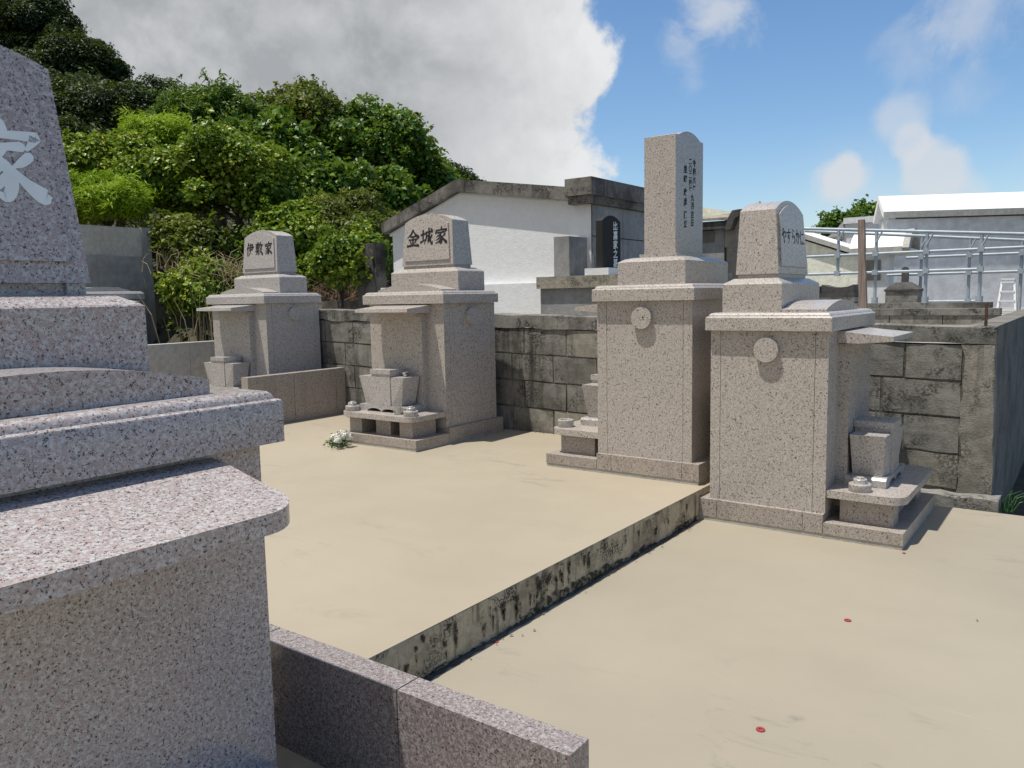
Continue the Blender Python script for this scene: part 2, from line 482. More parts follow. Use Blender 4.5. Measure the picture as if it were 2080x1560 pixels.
def arc(x0, x1, zend, zpeak, n=14):
    """points left to right over a shallow arc"""
    w = (x1 - x0) / 2
    h = zpeak - zend
    if h < 1e-6:
        return [(x0, zend), (x1, zend)]
    R = (w * w + h * h) / (2 * h)
    zc = zpeak - R
    th = math.asin(min(1, w / R))
    return [((x0 + x1) / 2 + R * math.sin(-th + 2 * th * i / n), zc + R * math.cos(-th + 2 * th * i / n)) for i in range(n + 1)]


def lathe(name, mat, parent, prof, loc=(0, 0, 0), n=24, smooth=35):
    """prof: (r,z) from the bottom outside round to the top / inside"""
    bm = bmesh.new()
    rows = []
    for r, z in prof:
        if r < 1e-6:
            rows.append([bm.verts.new((0, 0, z))])
        else:
            rows.append([bm.verts.new((r * math.cos(2 * math.pi * i / n), r * math.sin(2 * math.pi * i / n), z)) for i in range(n)])
    for a, b_ in zip(rows, rows[1:]):
        for i in range(n):
            j = (i + 1) % n
            vs_ = [a[i % len(a)], a[j % len(a)], b_[j % len(b_)], b_[i % len(b_)]]
            u = []
            for v in vs_:
                if v not in u:
                    u.append(v)
            if len(u) >= 3:
                bm.faces.new(u)
    return finish(bm, name, mat, parent, loc=loc, smooth=smooth)


def add_tube(bm, p0, p1, r0, r1=None, n=8, cap=True):
    p0, p1 = Vector(p0), Vector(p1)
    r1 = r0 if r1 is None else r1
    q = (p1 - p0).to_track_quat('Z', 'Y')
    ra, rb = [], []
    for i in range(n):
        c = Vector((math.cos(2 * math.pi * i / n), math.sin(2 * math.pi * i / n), 0))
        ra.append(bm.verts.new(p0 + q @ (c * r0)))
        rb.append(bm.verts.new(p1 + q @ (c * r1)))
    for i in range(n):
        bm.faces.new([ra[i], ra[(i + 1) % n], rb[(i + 1) % n], rb[i]])
    if cap:
        bm.faces.new(ra[::-1])
        bm.faces.new(rb)


def tag(o, label, cat, group=None, kind=None):
    if label:
        o['label'] = label
    if cat:
        o['category'] = cat
    if group:
        o['group'] = group
    if kind:
        o['kind'] = kind
    return o


def struct(o):
    o['kind'] = 'structure'
    return o


def thing(name, label, cat, loc=(0, 0, 0), rotz=0.0, group=None):
    o = bpy.data.objects.new(name, None)
    o.empty_display_size = 0.2
    COL.objects.link(o)
    o.location = loc
    o.rotation_euler = (0, 0, rotz)
    return tag(o, label, cat, group)


# ------------------------------------------------------------------ lettering
S_ = {}
S_['家'] = [[(.50, .99, .03), (.52, .93, .055), (.53, .85, .065)], [(.15, .80, .04), (.12, .70, .06), (.09, .61, .07)],
           [(.15, .775, .05), (.5, .795, .045), (.86, .81, .06), (.90, .79, .06), (.79, .64, .02)],
           [(.24, .635, .055), (.48, .645, .04), (.73, .67, .06)], [(.52, .64, .055), (.40, .51, .05), (.12, .39, .012)],
           [(.40, .535, .035), (.53, .40, .06), (.57, .20, .07), (.49, .03, .06), (.37, .10, .012)],
           [(.49, .43, .055), (.31, .29, .045), (.10, .20, .012)], [(.53, .29, .055), (.34, .12, .045), (.05, .01, .012)],
           [(.81, .56, .055), (.71, .47, .05), (.60, .40, .015)], [(.57, .41, .025), (.72, .23, .06), (.92, .07, .095), (1.0, .065, .015)]]
S_['金'] = [[(.50, .99, .06), (.35, .75, .06), (.03, .51, .012)], [(.50, .96, .03), (.68, .72, .06), (.94, .55, .10), (1.0, .55, .02)],
           [(.31, .585, .055), (.5, .59, .04), (.70, .61, .06)], [(.19, .40, .055), (.5, .41, .04), (.82, .43, .06)],
           [(.50, .58, .05), (.505, .30, .06), (.50, .06, .06)], [(.28, .31, .03), (.36, .17, .065)], [(.73, .33, .06), (.61, .17, .02)],
           [(.05, .03, .07), (.5, .065, .05), (.96, .05, .08)]]
S_['城'] = [[(.03, .60, .055), (.36, .67, .055)], [(.20, .87, .06), (.205, .24, .05)], [(.01, .17, .07), (.40, .33, .015)],
           [(.42, .735, .055), (.94, .79, .06)], [(.47, .73, .05), (.45, .38, .055), (.28, .05, .012)],
           [(.47, .52, .035), (.63, .545, .055), (.61, .28, .055), (.53, .23, .012)],
           [(.65, 1.0, .05), (.71, .50, .065), (.84, .14, .065), (.94, .05, .05), (.96, .25, .01)],
           [(.91, .58, .055), (.75, .31, .045), (.55, .09, .012)], [(.79, .96, .03), (.91, .86, .07)]]
S_['伊'] = [[(.30, 1.0, .065), (.19, .70, .055), (.01, .49, .012)], [(.20, .68, .05), (.20, .35, .06), (.20, .0, .06)],
           [(.40, .83, .055), (.82, .865, .055), (.85, .84, .06), (.81, .47, .05)], [(.31, .635, .055), (.98, .685, .06)],
           [(.40, .455, .05), (.82, .485, .055)], [(.60, .98, .05), (.59, .55, .06), (.50, .22, .045), (.31, .0, .012)]]
S_['敷'] = [[(.03, .835, .045), (.53, .865, .05)], [(.28, .99, .05), (.28, .44, .045)], [(.10, .73, .045), (.10, .45, .045)],
           [(.10, .72, .04), (.45, .735, .045), (.45, .46, .045)], [(.10, .60, .035), (.45, .61, .035)], [(.10, .475, .04), (.45, .485, .04)],
           [(.41, .99, .025), (.49, .91, .05)], [(.25, .43, .03), (.30, .36, .055)], [(.01, .305, .045), (.55, .345, .05)],
           [(.24, .31, .05), (.18, .14, .045), (.03, .01, .012)], [(.23, .225, .04), (.42, .235, .05), (.38, .04, .045), (.29, .09, .012)],
           [(.69, 1.0, .055), (.62, .78, .05), (.51, .63, .012)], [(.63, .755, .045), (.95, .80, .055)],
           [(.86, .77, .055), (.74, .36, .05), (.52, .02, .012)], [(.61, .62, .03), (.77, .28, .06), (.97, .05, .10), (1.0, .06, .02)]]
S_['や'] = [[(.06, .50, .06), (.45, .68, .06), (.80, .75, .06), (.93, .60, .06), (.82, .42, .05), (.60, .41, .02)],
           [(.47, .97, .07), (.55, .80, .03)], [(.25, .88, .06), (.38, .50, .06), (.57, .02, .07)]]
S_['す'] = [[(.04, .70, .06), (.5, .75, .05), (.96, .76, .06)], [(.54, 1.0, .05), (.57, .70, .06), (.55, .44, .05), (.40, .34, .045), (.31, .46, .04), (.44, .57, .045), (.57, .46, .055), (.53, .20, .05), (.32, .0, .012)]]
S_['ら'] = [[(.38, 1.0, .05), (.60, .86, .07)], [(.33, .76, .06), (.27, .40, .05), (.34, .43, .03), (.60, .55, .05), (.82, .40, .065), (.73, .14, .05), (.38, .0, .012)]]
S_['か'] = [[(.04, .68, .06), (.48, .77, .06), (.63, .66, .065), (.55, .22, .06), (.43, .05, .05), (.32, .15, .012)],
           [(.37, 1.0, .06), (.30, .60, .055), (.08, .08, .025)], [(.76, .82, .04), (.94, .53, .08)]]
S_['に'] = [[(.17, .94, .065), (.09, .50, .055), (.16, .04, .065), (.27, .28, .01)], [(.45, .75, .055), (.86, .79, .065)], [(.44, .30, .035), (.52, .12, .055), (.94, .11, .065)]]


def brush_polys(ch_, fat=1.0):
    """variable-width ribbons for each brush stroke -> list of (left pts, right pts)"""
    out = []
    for st in S_[ch_]:
        p = np.array(st, float)
        n = len(p)
        pp = np.vstack([2 * p[0] - p[1], p, 2 * p[-1] - p[-2]])
        q = []
        for i in range(n - 1):
            a, b_, c, d_ = pp[i], pp[i + 1], pp[i + 2], pp[i + 3]
            for t_ in np.linspace(0, 1, 7)[:-1]:
                q.append(.5 * ((2 * b_) + (-a + c) * t_ + (2 * a - 5 * b_ + 4 * c - d_) * t_ ** 2 + (-a + 3 * b_ - 3 * c + d_) * t_ ** 3))
        q.append(p[-1])
        q = np.array(q)
        t_ = np.gradient(q[:, :2], axis=0)
        t_ /= np.linalg.norm(t_, axis=1)[:, None] + 1e-9
        # round the stroke ends a little
        w = np.maximum(q[:, 2], .006) * fat
        e0 = q[0, :2] - t_[0] * w[0] * .45
        e1 = q[-1, :2] + t_[-1] * w[-1] * .45
        c = np.vstack([e0, q[:, :2], e1])
        t2 = np.vstack([t_[0], t_, t_[-1]])
        w = np.concatenate([[w[0] * .45], w, [w[-1] * .45]])
        nn = np.stack([-t2[:, 1], t2[:, 0]], 1)
        out.append((c + nn * w[:, None] * .62, c - nn * w[:, None] * .62))
    return out


def brush_text(name, mat, parent, items, origin, ax_x, ax_z, nrm, thick=0.003, fat=1.0):
    """items: (char, cx, cz, w, h); laid on the plane through origin spanned by ax_x / ax_z"""
    O, X_, Z_, N_ = Vector(origin), Vector(ax_x), Vector(ax_z), Vector(nrm)
    for (ch_, cx, cz, w, h) in items:
        bm = bmesh.new()
        k = 0
        for (L, R_) in brush_polys(ch_, fat):
            k += 1
            off = N_ * (thick + 0.00003 * k)
            lv = [bm.verts.new(O + X_ * (cx + (p[0] - .5) * w) + Z_ * (cz + (p[1] - .5) * h) + off) for p in L]
            rv = [bm.verts.new(O + X_ * (cx + (p[0] - .5) * w) + Z_ * (cz + (p[1] - .5) * h) + off) for p in R_]
            for i in range(len(lv) - 1):
                try:
                    bm.faces.new([lv[i], rv[i], rv[i + 1], lv[i + 1]])
                except ValueError:
                    pass
        me = bpy.data.meshes.new(name)
        bm.to_mesh(me)
        bm.free()
        link_mesh(name, me, mat, parent)


def font_text(name, mat, parent, items, origin, ax_x, ax_z, nrm, thick=0.003, fat=0.0):
    """items: (char, cx, cz, w, h) set in the built-in font and turned into one mesh"""
    O, X_, Z_, N_ = Vector(origin), Vector(ax_x), Vector(ax_z), Vector(nrm)
    dg = None
    cache = {}
    for (ch_, cx, cz, w, h) in items:
        verts, faces = [], []
        if ch_ not in cache:
            cu = bpy.data.curves.new("glyph", 'FONT')
            cu.body = ch_
            cu.size = 1.0
            cu.offset = fat
            cu.resolution_u = 3
            ob = bpy.data.objects.new("glyph", cu)
            COL.objects.link(ob)
            bpy.context.view_layer.update()
            dg = bpy.context.evaluated_depsgraph_get()
            me = ob.evaluated_get(dg).to_mesh()
            vs_ = [tuple(v.co) for v in me.vertices]
            fs_ = [tuple(p.vertices) for p in me.polygons]
            ob.evaluated_get(dg).to_mesh_clear()
            bpy.data.objects.remove(ob)
            bpy.data.curves.remove(cu)
            cache[ch_] = (vs_, fs_)
        vs_, fs_ = cache[ch_]
        if not vs_:
            continue
        b0 = len(verts)
        # the CJK em box: about -0.12..0.88 high and one em wide
        xs = [v[0] for v in vs_]; ys = [v[1] for v in vs_]
        mx, my = (min(xs) + max(xs)) / 2, (min(ys) + max(ys)) / 2
        em = 0.95
        for v in vs_:
            x_ = (v[0] - mx) / em
            y_ = (v[1] - my) / em + 0.10 * x_
            verts.append(tuple(O + X_ * (cx + x_ * w) + Z_ * (cz + y_ * h) + N_ * thick))
        faces += [tuple(i + b0 for i in f) for f in fs_]
        me = bpy.data.meshes.new(name)
        me.from_pydata(verts, [], faces)
        link_mesh(name, me, mat, parent)


# ------------------------------------------------------------------ the setting
GU = 0.212                                                # upper plot level


def sheet(name, mat, x0, x1, y0, y1, z):
    me = bpy.data.meshes.new(name)
    me.from_pydata([(x0, y0, z), (x1, y0, z), (x1, y1, z), (x0, y1, z)], [], [(0, 1, 2, 3)])
    return struct(link_mesh(name, me, mat))


# ground sheet to the horizon, with the wooded hill rising to the left behind the plots
HU = Vector((-0.80, 0.60))


def hill_z(x, y):
    q = x * HU.x + y * HU.y
    s = x * cr.x + y * cr.y                               # sideways from the camera's heading
    side = min(1.0, max(0.0, (-s - 1.0) / 4.0))
    side = side * side * (3 - 2 * side)
    z = 0.95 + 0.25 * max(0.0, q - 13.0) if q > 13 else 0.95 - 0.6 * min(2.0, 13 - q) / 2.0 * 0.0
    far = max(0.0, q - 55.0)
    z -= 0.25 * far
    back = min(1.0, max(0.0, (y - 7.2) / 1.0))
    return (-0.30 + (z + 0.30) * side * back)


def build_ground():
    xs = np.concatenate([np.linspace(-2500, -120, 8), np.linspace(-100, 40, 71), np.linspace(60, 2500, 8)])
    ys = np.concatenate([np.linspace(-1500, -40, 6), np.linspace(-20, 120, 71), np.linspace(150, 3000, 8)])
    verts, faces = [], []
    for y in ys:
        for x in xs:
            z = hill_z(x, y)
            if z > 1.0:
                z += 0.25 * math.sin(x * 0.9) * math.cos(y * 0.7)
            verts.append((x, y, max(z, -0.30)))
    nx = len(xs)
    for j in range(len(ys) - 1):
        for i in range(nx - 1):
            faces.append((j * nx + i, j * nx + i + 1, (j + 1) * nx + i + 1, (j + 1) * nx + i))
    me = bpy.data.meshes.new("ground")
    me.from_pydata(verts, [], faces)
    struct(link_mesh("ground", me, M_SOIL))


build_ground()

# two concrete floors: the upper one ends in a step down to the lower one
bm = bmesh.new()
add_box(bm, -10.0, -2.258, 2.042, 6.77, -0.29, GU)
fu = struct(finish(bm, "upper_plot_floor", M_FLOOR_U))
bm = bmesh.new()                                          # exposed, stained riser of the upper floor
NX = 60
rng = random.Random(4)
cols_ = []
for i in range(NX + 1):
    y = 2.045 + (5.30 + 0.10 - 2.045) * i / NX
    jx = rng.uniform(-0.0025, 0.0025)
    cols_.append([bm.verts.new((-2.2555 + jx, y, -0.05)), bm.verts.new((-2.2545 + rng.uniform(-.002, .002), y, 0.10)), bm.verts.new((-2.2565 + jx * 1.5, y, GU - 0.002 + rng.uniform(-0.003, 0.001)))])
for a, b_ in zip(cols_, cols_[1:]):
    for k in range(2):
        bm.faces.new([a[k], b_[k], b_[k + 1], a[k + 1]])
finish(bm, "riser", M_STEP, fu)
bm = bmesh.new()
add_box(bm, -2.2575, 9.0, 2.045, 6.60, -0.29, 0.0)
struct(finish(bm, "lower_plot_floor", M_FLOOR_L))
bm = bmesh.new()                                          # dark line at the foot of the step: dirt plus the step's painted-in shadow
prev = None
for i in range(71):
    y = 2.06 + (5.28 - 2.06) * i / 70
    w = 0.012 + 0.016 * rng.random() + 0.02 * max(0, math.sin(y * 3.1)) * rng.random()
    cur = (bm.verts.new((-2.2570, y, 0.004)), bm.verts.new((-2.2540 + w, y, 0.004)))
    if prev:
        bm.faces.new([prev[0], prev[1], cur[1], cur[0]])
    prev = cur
struct(finish(bm, "step_shadow_and_dirt", M_DARKC))
bm = bmesh.new()
add_box(bm, -6.0, 9.0, -4.0, 2.0395, -0.29, -0.21)
struct(finish(bm, "front_plot_floor", M_DARKFLOOR))
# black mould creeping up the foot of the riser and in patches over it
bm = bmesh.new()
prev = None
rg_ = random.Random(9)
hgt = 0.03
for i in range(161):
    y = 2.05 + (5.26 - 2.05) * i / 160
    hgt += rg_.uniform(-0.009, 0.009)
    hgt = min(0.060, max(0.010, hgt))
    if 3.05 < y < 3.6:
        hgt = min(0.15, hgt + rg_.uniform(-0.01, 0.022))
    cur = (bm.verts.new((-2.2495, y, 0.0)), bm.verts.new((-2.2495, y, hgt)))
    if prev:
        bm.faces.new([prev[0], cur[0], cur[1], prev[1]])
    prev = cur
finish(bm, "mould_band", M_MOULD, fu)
bm = bmesh.new()
for _ in range(46):
    yc_ = rg_.choice([rg_.gauss(3.25, 0.28), rg_.uniform(2.1, 5.1)])
    yc_ = min(5.15, max(2.12, yc_))
    w_ = rg_.uniform(0.008, 0.035)
    top_ = rg_.uniform(0.10, 0.207)
    bot_ = max(0.02, top_ - rg_.uniform(0.04, 0.15))
    a_ = [bm.verts.new((-2.2492, yc_ - w_ * rg_.uniform(.3, 1), top_)), bm.verts.new((-2.2492, yc_ - w_ * rg_.uniform(.2, .8), (top_ + bot_) / 2)), bm.verts.new((-2.2492, yc_ + rg_.uniform(-.3, .3) * w_, bot_)),
          bm.verts.new((-2.2492, yc_ + w_ * rg_.uniform(.2, .8), (top_ * .6 + bot_ * .4))), bm.verts.new((-2.2492, yc_ + w_ * rg_.uniform(.3, 1), top_))]
    bm.faces.new(a_)
o = finish(bm, "mould_streaks", M_MOULD, fu)
o['kind'] = 'stuff'
# raised terrace behind the block wall
bm = bmesh.new()
add_box(bm, -9.0, -0.80, 6.96, 60, -0.2, 1.20)
struct(finish(bm, "terrace", M_TERR))


# ------------------------------------------------------------------ granite tombs
# local frame: front faces -Y, +X is to the right seen from the front, y = 0 at the body's front face
def rounded_front(hw, y0, y1, r, n=6):
    pts = [(-hw, y1), (hw, y1)]
    for i in range(n + 1):
        a = -math.pi / 2 * i / n
        pts.append((hw - r + r * math.cos(a), y0 + r + r * math.sin(a)))
    for i in range(n + 1):
        a = -math.pi / 2 - math.pi / 2 * i / n
        pts.append((-hw + r + r * math.cos(a), y0 + r + r * math.sin(a)))
    return pts[::-1]


def headstone_outline(hb, ht, z0, zs, zp, n=14):
    a = arc(-ht, ht, zs, zp, n)
    return [(hb, z0)] + a[::-1] + [(-hb, z0)]


def rounded_headstone(t, cx, hb, ht, z0, zs, zp, yf0, yf1, yr0, yr1, mat, inset=0.045):
    """leaning-faced headstone with arched top and a raised front panel; returns the headstone object"""
    n = 14
    bm = bmesh.new()

    def yfr(z):
        return yf0 + (yf1 - yf0) * (z - z0) / (zp - z0)

    def yre(z):
        return yr0 + (yr1 - yr0) * (z - z0) / (zp - z0)
    out = headstone_outline(hb, ht, z0, zs, zp, n)
    A = [bm.verts.new((cx + x, yfr(z), z)) for x, z in out]
    B = [bm.verts.new((cx + x, yre(z), z)) for x, z in out]
    bm.faces.new(A)
    bm.faces.new(B[::-1])
    k = len(out)
    for i in range(k):
        bm.faces.new([A[i], A[(i + 1) % k], B[(i + 1) % k], B[i]][::-1])
    hs = finish(bm, "headstone", mat, t, smooth=30, bevel=0.010)
    bm = bmesh.new()
    out = headstone_outline(hb - inset * 0.9, ht - inset, z0 + inset * 1.15, zs - inset * 0.7, zp - inset * 0.75, n)
    A = [bm.verts.new((cx + x, yfr(z) - 0.013, z)) for x, z in out]
    B = [bm.verts.new((cx + x, yfr(z) + 0.02, z)) for x, z in out]
    bm.faces.new(A)
    bm.faces.new(B[::-1])
    k = len(out)
    for i in range(k):
        bm.faces.new([A[i], A[(i + 1) % k], B[(i + 1) % k], B[i]][::-1])
    finish(bm, "front_panel", mat, hs, smooth=30, bevel=0.006)
    return hs, yfr


def make_tomb(loc, rotz, label, hw, cap=(-0.05, 0.81), body_d=0.80, mat=None, group="granite family tombs", style='round', plinth=None,
              lettering=None, hdx=0.0, table_hw=None, apron=True, vent_r=0.083):
    t = thing("granite_tomb", label, "tomb", loc, rotz, group)
    mat = mat or G_TAN
    hb = hw + 0.035
    # bed and base stones
    box("mortar_bed", M_MORTAR, t, -hb + 0.004, hb - 0.004, -0.476, body_d + 0.066, -0.01, 0.031, 0.0)
    ys = [0.004, 0.135, 0.735, body_d + 0.072]
    for a, b_ in zip(ys, ys[1:]):
        box("base_stone", G_PLINTH, t, -hb, hb, a + 0.0015, b_ - 0.0015, 0.030, 0.157, 0.006)
    if apron:
        box("apron_stone", G_PLINTH, t, -hb, hb, -0.48, 0.002, 0.029, 0.106, 0.006)
    # body: corner posts, side panels, door
    core = box("core", M_JOINT, t, -hw + 0.006, hw - 0.006, 0.006, body_d - 0.006, 0.15, 1.362, 0.0)
    for s in (-1, 1):
        x0, x1 = (hw - 0.20, hw) if s > 0 else (-hw, -hw + 0.20)
        box("front_post", mat, t, x0, x1, 0.0, 0.083, 0.157, 1.364, 0.006)
        x0, x1 = (hw - 0.05, hw - 0.0005) if s > 0 else (-hw + 0.0005, -hw + 0.05)
        sp = box("side_panel", mat, t, x0, x1, 0.086, 0.727, 0.157, 1.364, 0.003)
        vx = hw if s > 0 else -hw
        bm = bmesh.new()
        add_tube(bm, (vx - s * 0.01, 0.40, 1.236), (vx + s * 0.036, 0.40, 1.236), vent_r, vent_r, 32)
        finish(bm, "round_vent", mat, sp, smooth=40, bevel=0.004)
        if style == 'pillar':
            bm = bmesh.new()
            add_tube(bm, (vx + s * 0.030, 0.417, 1.241), (vx + s * 0.0375, 0.417, 1.241), 0.007, 0.007, 10)
            finish(bm, "vent_hole", M_INK, sp)
    box("rear_post", mat, t, -hw, hw, 0.730, body_d, 0.157, 1.364, 0.004)
    bw = min(0.30, hw - 0.23)
    box("front_slab", mat, t, -hw + 0.203, hw - 0.203, 0.003, 0.07, 0.157, 1.364, 0.003)
    dp = box("door_panel", mat, t, -bw, bw, -0.068, 0.02, 0.157, 1.268, 0.012, 3)
    # canopy over the door, curved on top, with brackets under it
    cp = [(0.004, 1.276), (0.004, 1.357), (-0.07, 1.349), (-0.14, 1.340), (-0.22, 1.333), (-0.34, 1.322), (-0.345, 1.290), (-0.12, 1.274)]
    prism("canopy", mat, t, cp, 'x', -0.352, 0.352, bevel=0.005, smooth=25)
    box("canopy_bracket", mat, t, -bw + 0.03, bw - 0.03, -0.105, -0.066, 1.240, 1.275, 0.003)
    # cap slab with a moulded edge
    hc = hw + 0.045
    rings("cap_slab", mat, t, [(-hc, hc, cap[0], cap[1], 1.3655), (-hc, hc, cap[0], cap[1], 1.452), (-hc + .004, hc - .004, cap[0] + .004, cap[1] - .004, 1.458),
                              (-hc + .016, hc - .016, cap[0] + .016, cap[1] - .016, 1.462), (-hc + .020, hc - .020, cap[0] + .020, cap[1] - .020, 1.472),
                              (-hc + .030, hc - .030, cap[0] + .030, cap[1] - .030, 1.482), (-hc + .05, hc - .05, cap[0] + .05, cap[1] - .05, 1.487)], smooth=20)
    # offering table
    th = table_hw or (hw - 0.01)
    tb = thing_part = prism("offering_table", mat, t, rounded_front(th, -0.475, -0.002, 0.10), 'z', 0.266, 0.316, bevel=0.008, smooth=30)
    for s in (-1, 0, 1):
        w = 0.085 if s else 0.10
        cx = s * (th - 0.15)
        box("table_support", G_PLINTH, tb, cx - w, cx + w, -0.40 if s else -0.36, -0.075, 0.106, 0.2655, 0.004)
    hs = None
    if style == 'round':
        p = plinth or (0.285, 0.70, 0.46)
        y0, y1, ph = p
        h_ = hdx
        rings("plinth", mat, t, [(h_ - ph, h_ + ph, y0, y1, 1.4875), (h_ - ph, h_ + ph, y0, y1, 1.680), (h_ - ph + .006, h_ + ph - .006, y0 + .006, y1 - .006, 1.690), (h_ - ph + .05, h_ + ph - .05, y0 + .035, y1 - .035, 1.708), (h_ - ph + .085, h_ + ph - .085, y0 + .055, y1 - .05, 1.722)])
        prism("arched_stone", mat, t, [(0.43, 1.4875)] + arc(-0.43, 0.43, 1.503, 1.562, 18)[::-1] + [(-0.43, 1.4875)], 'y', 0.055, y0 - 0.003, bevel=0.011, smooth=25, seg=3)
        hb_ = min(0.352, ph - 0.105)
        box("headstone_foot", mat, t, h_ - hb_ + .012, h_ + hb_ - .012, y0 + 0.072, y1 - 0.068, 1.7225, 1.752, 0.002)
        hs, yfr = rounded_headstone(t, hdx, hb_, hb_ - 0.03, 1.752, 2.198, 2.278, y0 + 0.058, y0 + 0.100, y1 - 0.056, y1 - 0.075, mat)
        if lettering:
            chars, cw, chh, pitch_, zc, slope = lettering[:6]
            shx = lettering[6] if len(lettering) > 6 else 0.0
            n = len(chars)
            lean = (yfr(2.2) - yfr(1.8)) / 0.4
            zax = Vector((0, lean, 1)).normalized()
            items = [(c, shx + (i - (n - 1) / 2) * pitch_, slope * (i - (n - 1) / 2), cw, chh) for i, c in enumerate(chars)]
            brush_text("carved_character", M_INK, hs, items, (0, yfr(zc) - 0.013, zc), (1, 0, 0), zax, (0, -1, lean), 0.002, lettering[7] if len(lettering) > 7 else 1.65)
    elif style == 'flat':
        prism("arched_stone", mat, t, [(0.43, 1.4875)] + arc(-0.43, 0.43, 1.503, 1.562, 18)[::-1] + [(-0.43, 1.4875)], 'y', 0.055, 0.30, bevel=0.005, smooth=30)
        rings("plinth", mat, t, [(-0.40, 0.40, 0.303, 0.70, 1.4875), (-0.40, 0.40, 0.303, 0.70, 1.56)], bevel=0.004)
    return t, hs, tb


def incense_set(loc, rotz, label, group, cup=True):
    """stone incense box between two flower vases, on a scalloped foot"""
    t = thing("incense_burner", label, "incense burner", loc, rotz, group)
    # foot with scalloped apron (front outline)
    fo = [(-0.315, 0.0), (-0.315, 0.050), (-0.30, 0.064), (0.30, 0.064), (0.315, 0.050), (0.315, 0.0), (0.20, 0.0)]
    sc_ = []
    for c in (0.10, -0.10):
        for i in range(9):
            a = math.pi * i / 8
            sc_.append((c + 0.095 * math.cos(a), 0.002 + 0.030 * math.sin(a)))
    fo = fo + sc_ + [(-0.20, 0.0)]
    prism("foot", G_GREY, t, fo, 'y', -0.13, 0.13, bevel=0.002)
    box("incense_box", G_GREY, t, -0.125, 0.125, -0.125, 0.115, 0.066, 0.372, 0.004)
    box("lid", G_GREY, t, -0.135, 0.135, -0.132, 0.12, 0.3725, 0.415, 0.004)
    for s in (-1, 1):
        bm = bmesh.new()
        xi, xb, xt = s * 0.128, s * 0.245, s * 0.305
        add_hexa(bm, [(xi, -0.115, 0.066), (xb, -0.095, 0.066), (xb, 0.095, 0.066), (xi, 0.105, 0.066), (xi, -0.12, 0.345), (xt, -0.12, 0.345), (xt, 0.105, 0.345), (xi, 0.105, 0.345)])
        v = finish(bm, "flower_vase", G_GREY, t, bevel=0.004)
        if cup:
            lathe("steel_cup", M_STEEL, v, [(0.0, 0.30), (0.022, 0.30), (0.024, 0.325), (0.040, 0.342), (0.040, 0.345), (0.022, 0.325), (0.018, 0.31), (0.0, 0.31)], (s * 0.215, 0.0, 0.0465), 20)
    return t


def candle_stone(loc, label, group, kind='stepped'):
    if kind == 'stepped':
        prof = [(0.0, 0), (0.068, 0), (0.070, 0.003), (0.070, 0.046), (0.067, 0.05), (0.044, 0.05), (0.043, 0.052), (0.043, 0.078), (0.040, 0.081), (0.026, 0.081), (0.025, 0.083), (0.025, 0.090), (0.023, 0.092), (0.009, 0.092), (0.009, 0.07), (0, 0.07)]
    else:
        prof = [(0.0, 0), (0.066, 0), (0.068, 0.003), (0.068, 0.056), (0.065, 0.06), (0.046, 0.06), (0.044, 0.057), (0.044, 0.03), (0, 0.03)]
    o = lathe("candle_stand", G_GREY, None, prof, loc, 28)
    return tag(o, label, "candle stand", group)


def to_world(loc, rotz, p):
    c, s = math.cos(rotz), math.sin(rotz)
    return (loc[0] + c * p[0] - s * p[1], loc[1] + s * p[0] + c * p[1], loc[2] + p[2])


# tomb beside the overgrown slope
T1 = ((-8.52, 5.915, GU + 0.030), 0.0)
make_tomb(*T1, "grey granite tomb with black three-character name, nearest the overgrown slope", 0.545, mat=G_GREY,
          lettering=("伊敷家", 0.150, 0.158, 0.185, 2.05, 0.003))
incense_set(to_world(*T1, (0, -0.20, 0.3165)), 0, "stone incense box and vases on the tomb table nearest the overgrown slope", "stone incense boxes on tomb tables", cup=False)
# tomb with the bouquet at its foot
T2 = ((-5.565, 5.78, GU), 0.0)
make_tomb(*T2, "tan granite tomb with black three-character name and white bouquet at its foot", 0.505, lettering=("金城家", 0.172, 0.172, 0.192, 2.045, 0.006))
incense_set(to_world(*T2, (-0.06, -0.19, 0.3165)), 0, "stone incense box with steel cups on the table beside the white bouquet", "stone incense boxes on tomb tables")
for s in (-1, 1):
    candle_stone(to_world(*T2, (s * 0.40, -0.385, 0.3165)), "stepped round candle stone at the %s end of the table above the bouquet" % ("left" if s < 0 else "right"), "round stones on tomb tables")
# tall-pillar tomb, its back to the camera's right
T3 = ((-3.183, 6.04, GU), -math.pi / 2)
t3, _, _ = make_tomb(*T3, "tan granite tomb carrying a tall square pillar with a dated inscription", 0.572, cap=(-0.02, 0.832), style='pillar')
rings("plinth", G_TAN, t3, [(-0.425, 0.425, 0.105, 0.678, 1.4875), (-0.425, 0.425, 0.105, 0.678, 1.665), (-0.37, 0.37, 0.14, 0.64, 1.690), (-0.30, 0.30, 0.18, 0.60, 1.702)], bevel=0.005)
box("pillar_foot", G_TAN, t3, -0.285, 0.285, 0.225, 0.545, 1.7025, 1.728, 0.004)
po = [(0.262, 1.728), (0.262, 2.628)] + arc(-0.20, 0.20, 2.632, 2.678, 12)[::-1] + [(-0.262, 2.628), (-0.262, 1.728)]
pil = prism("pillar", G_TAN, t3, po, 'y', 0.256, 0.522, bevel=0.005, smooth=25)
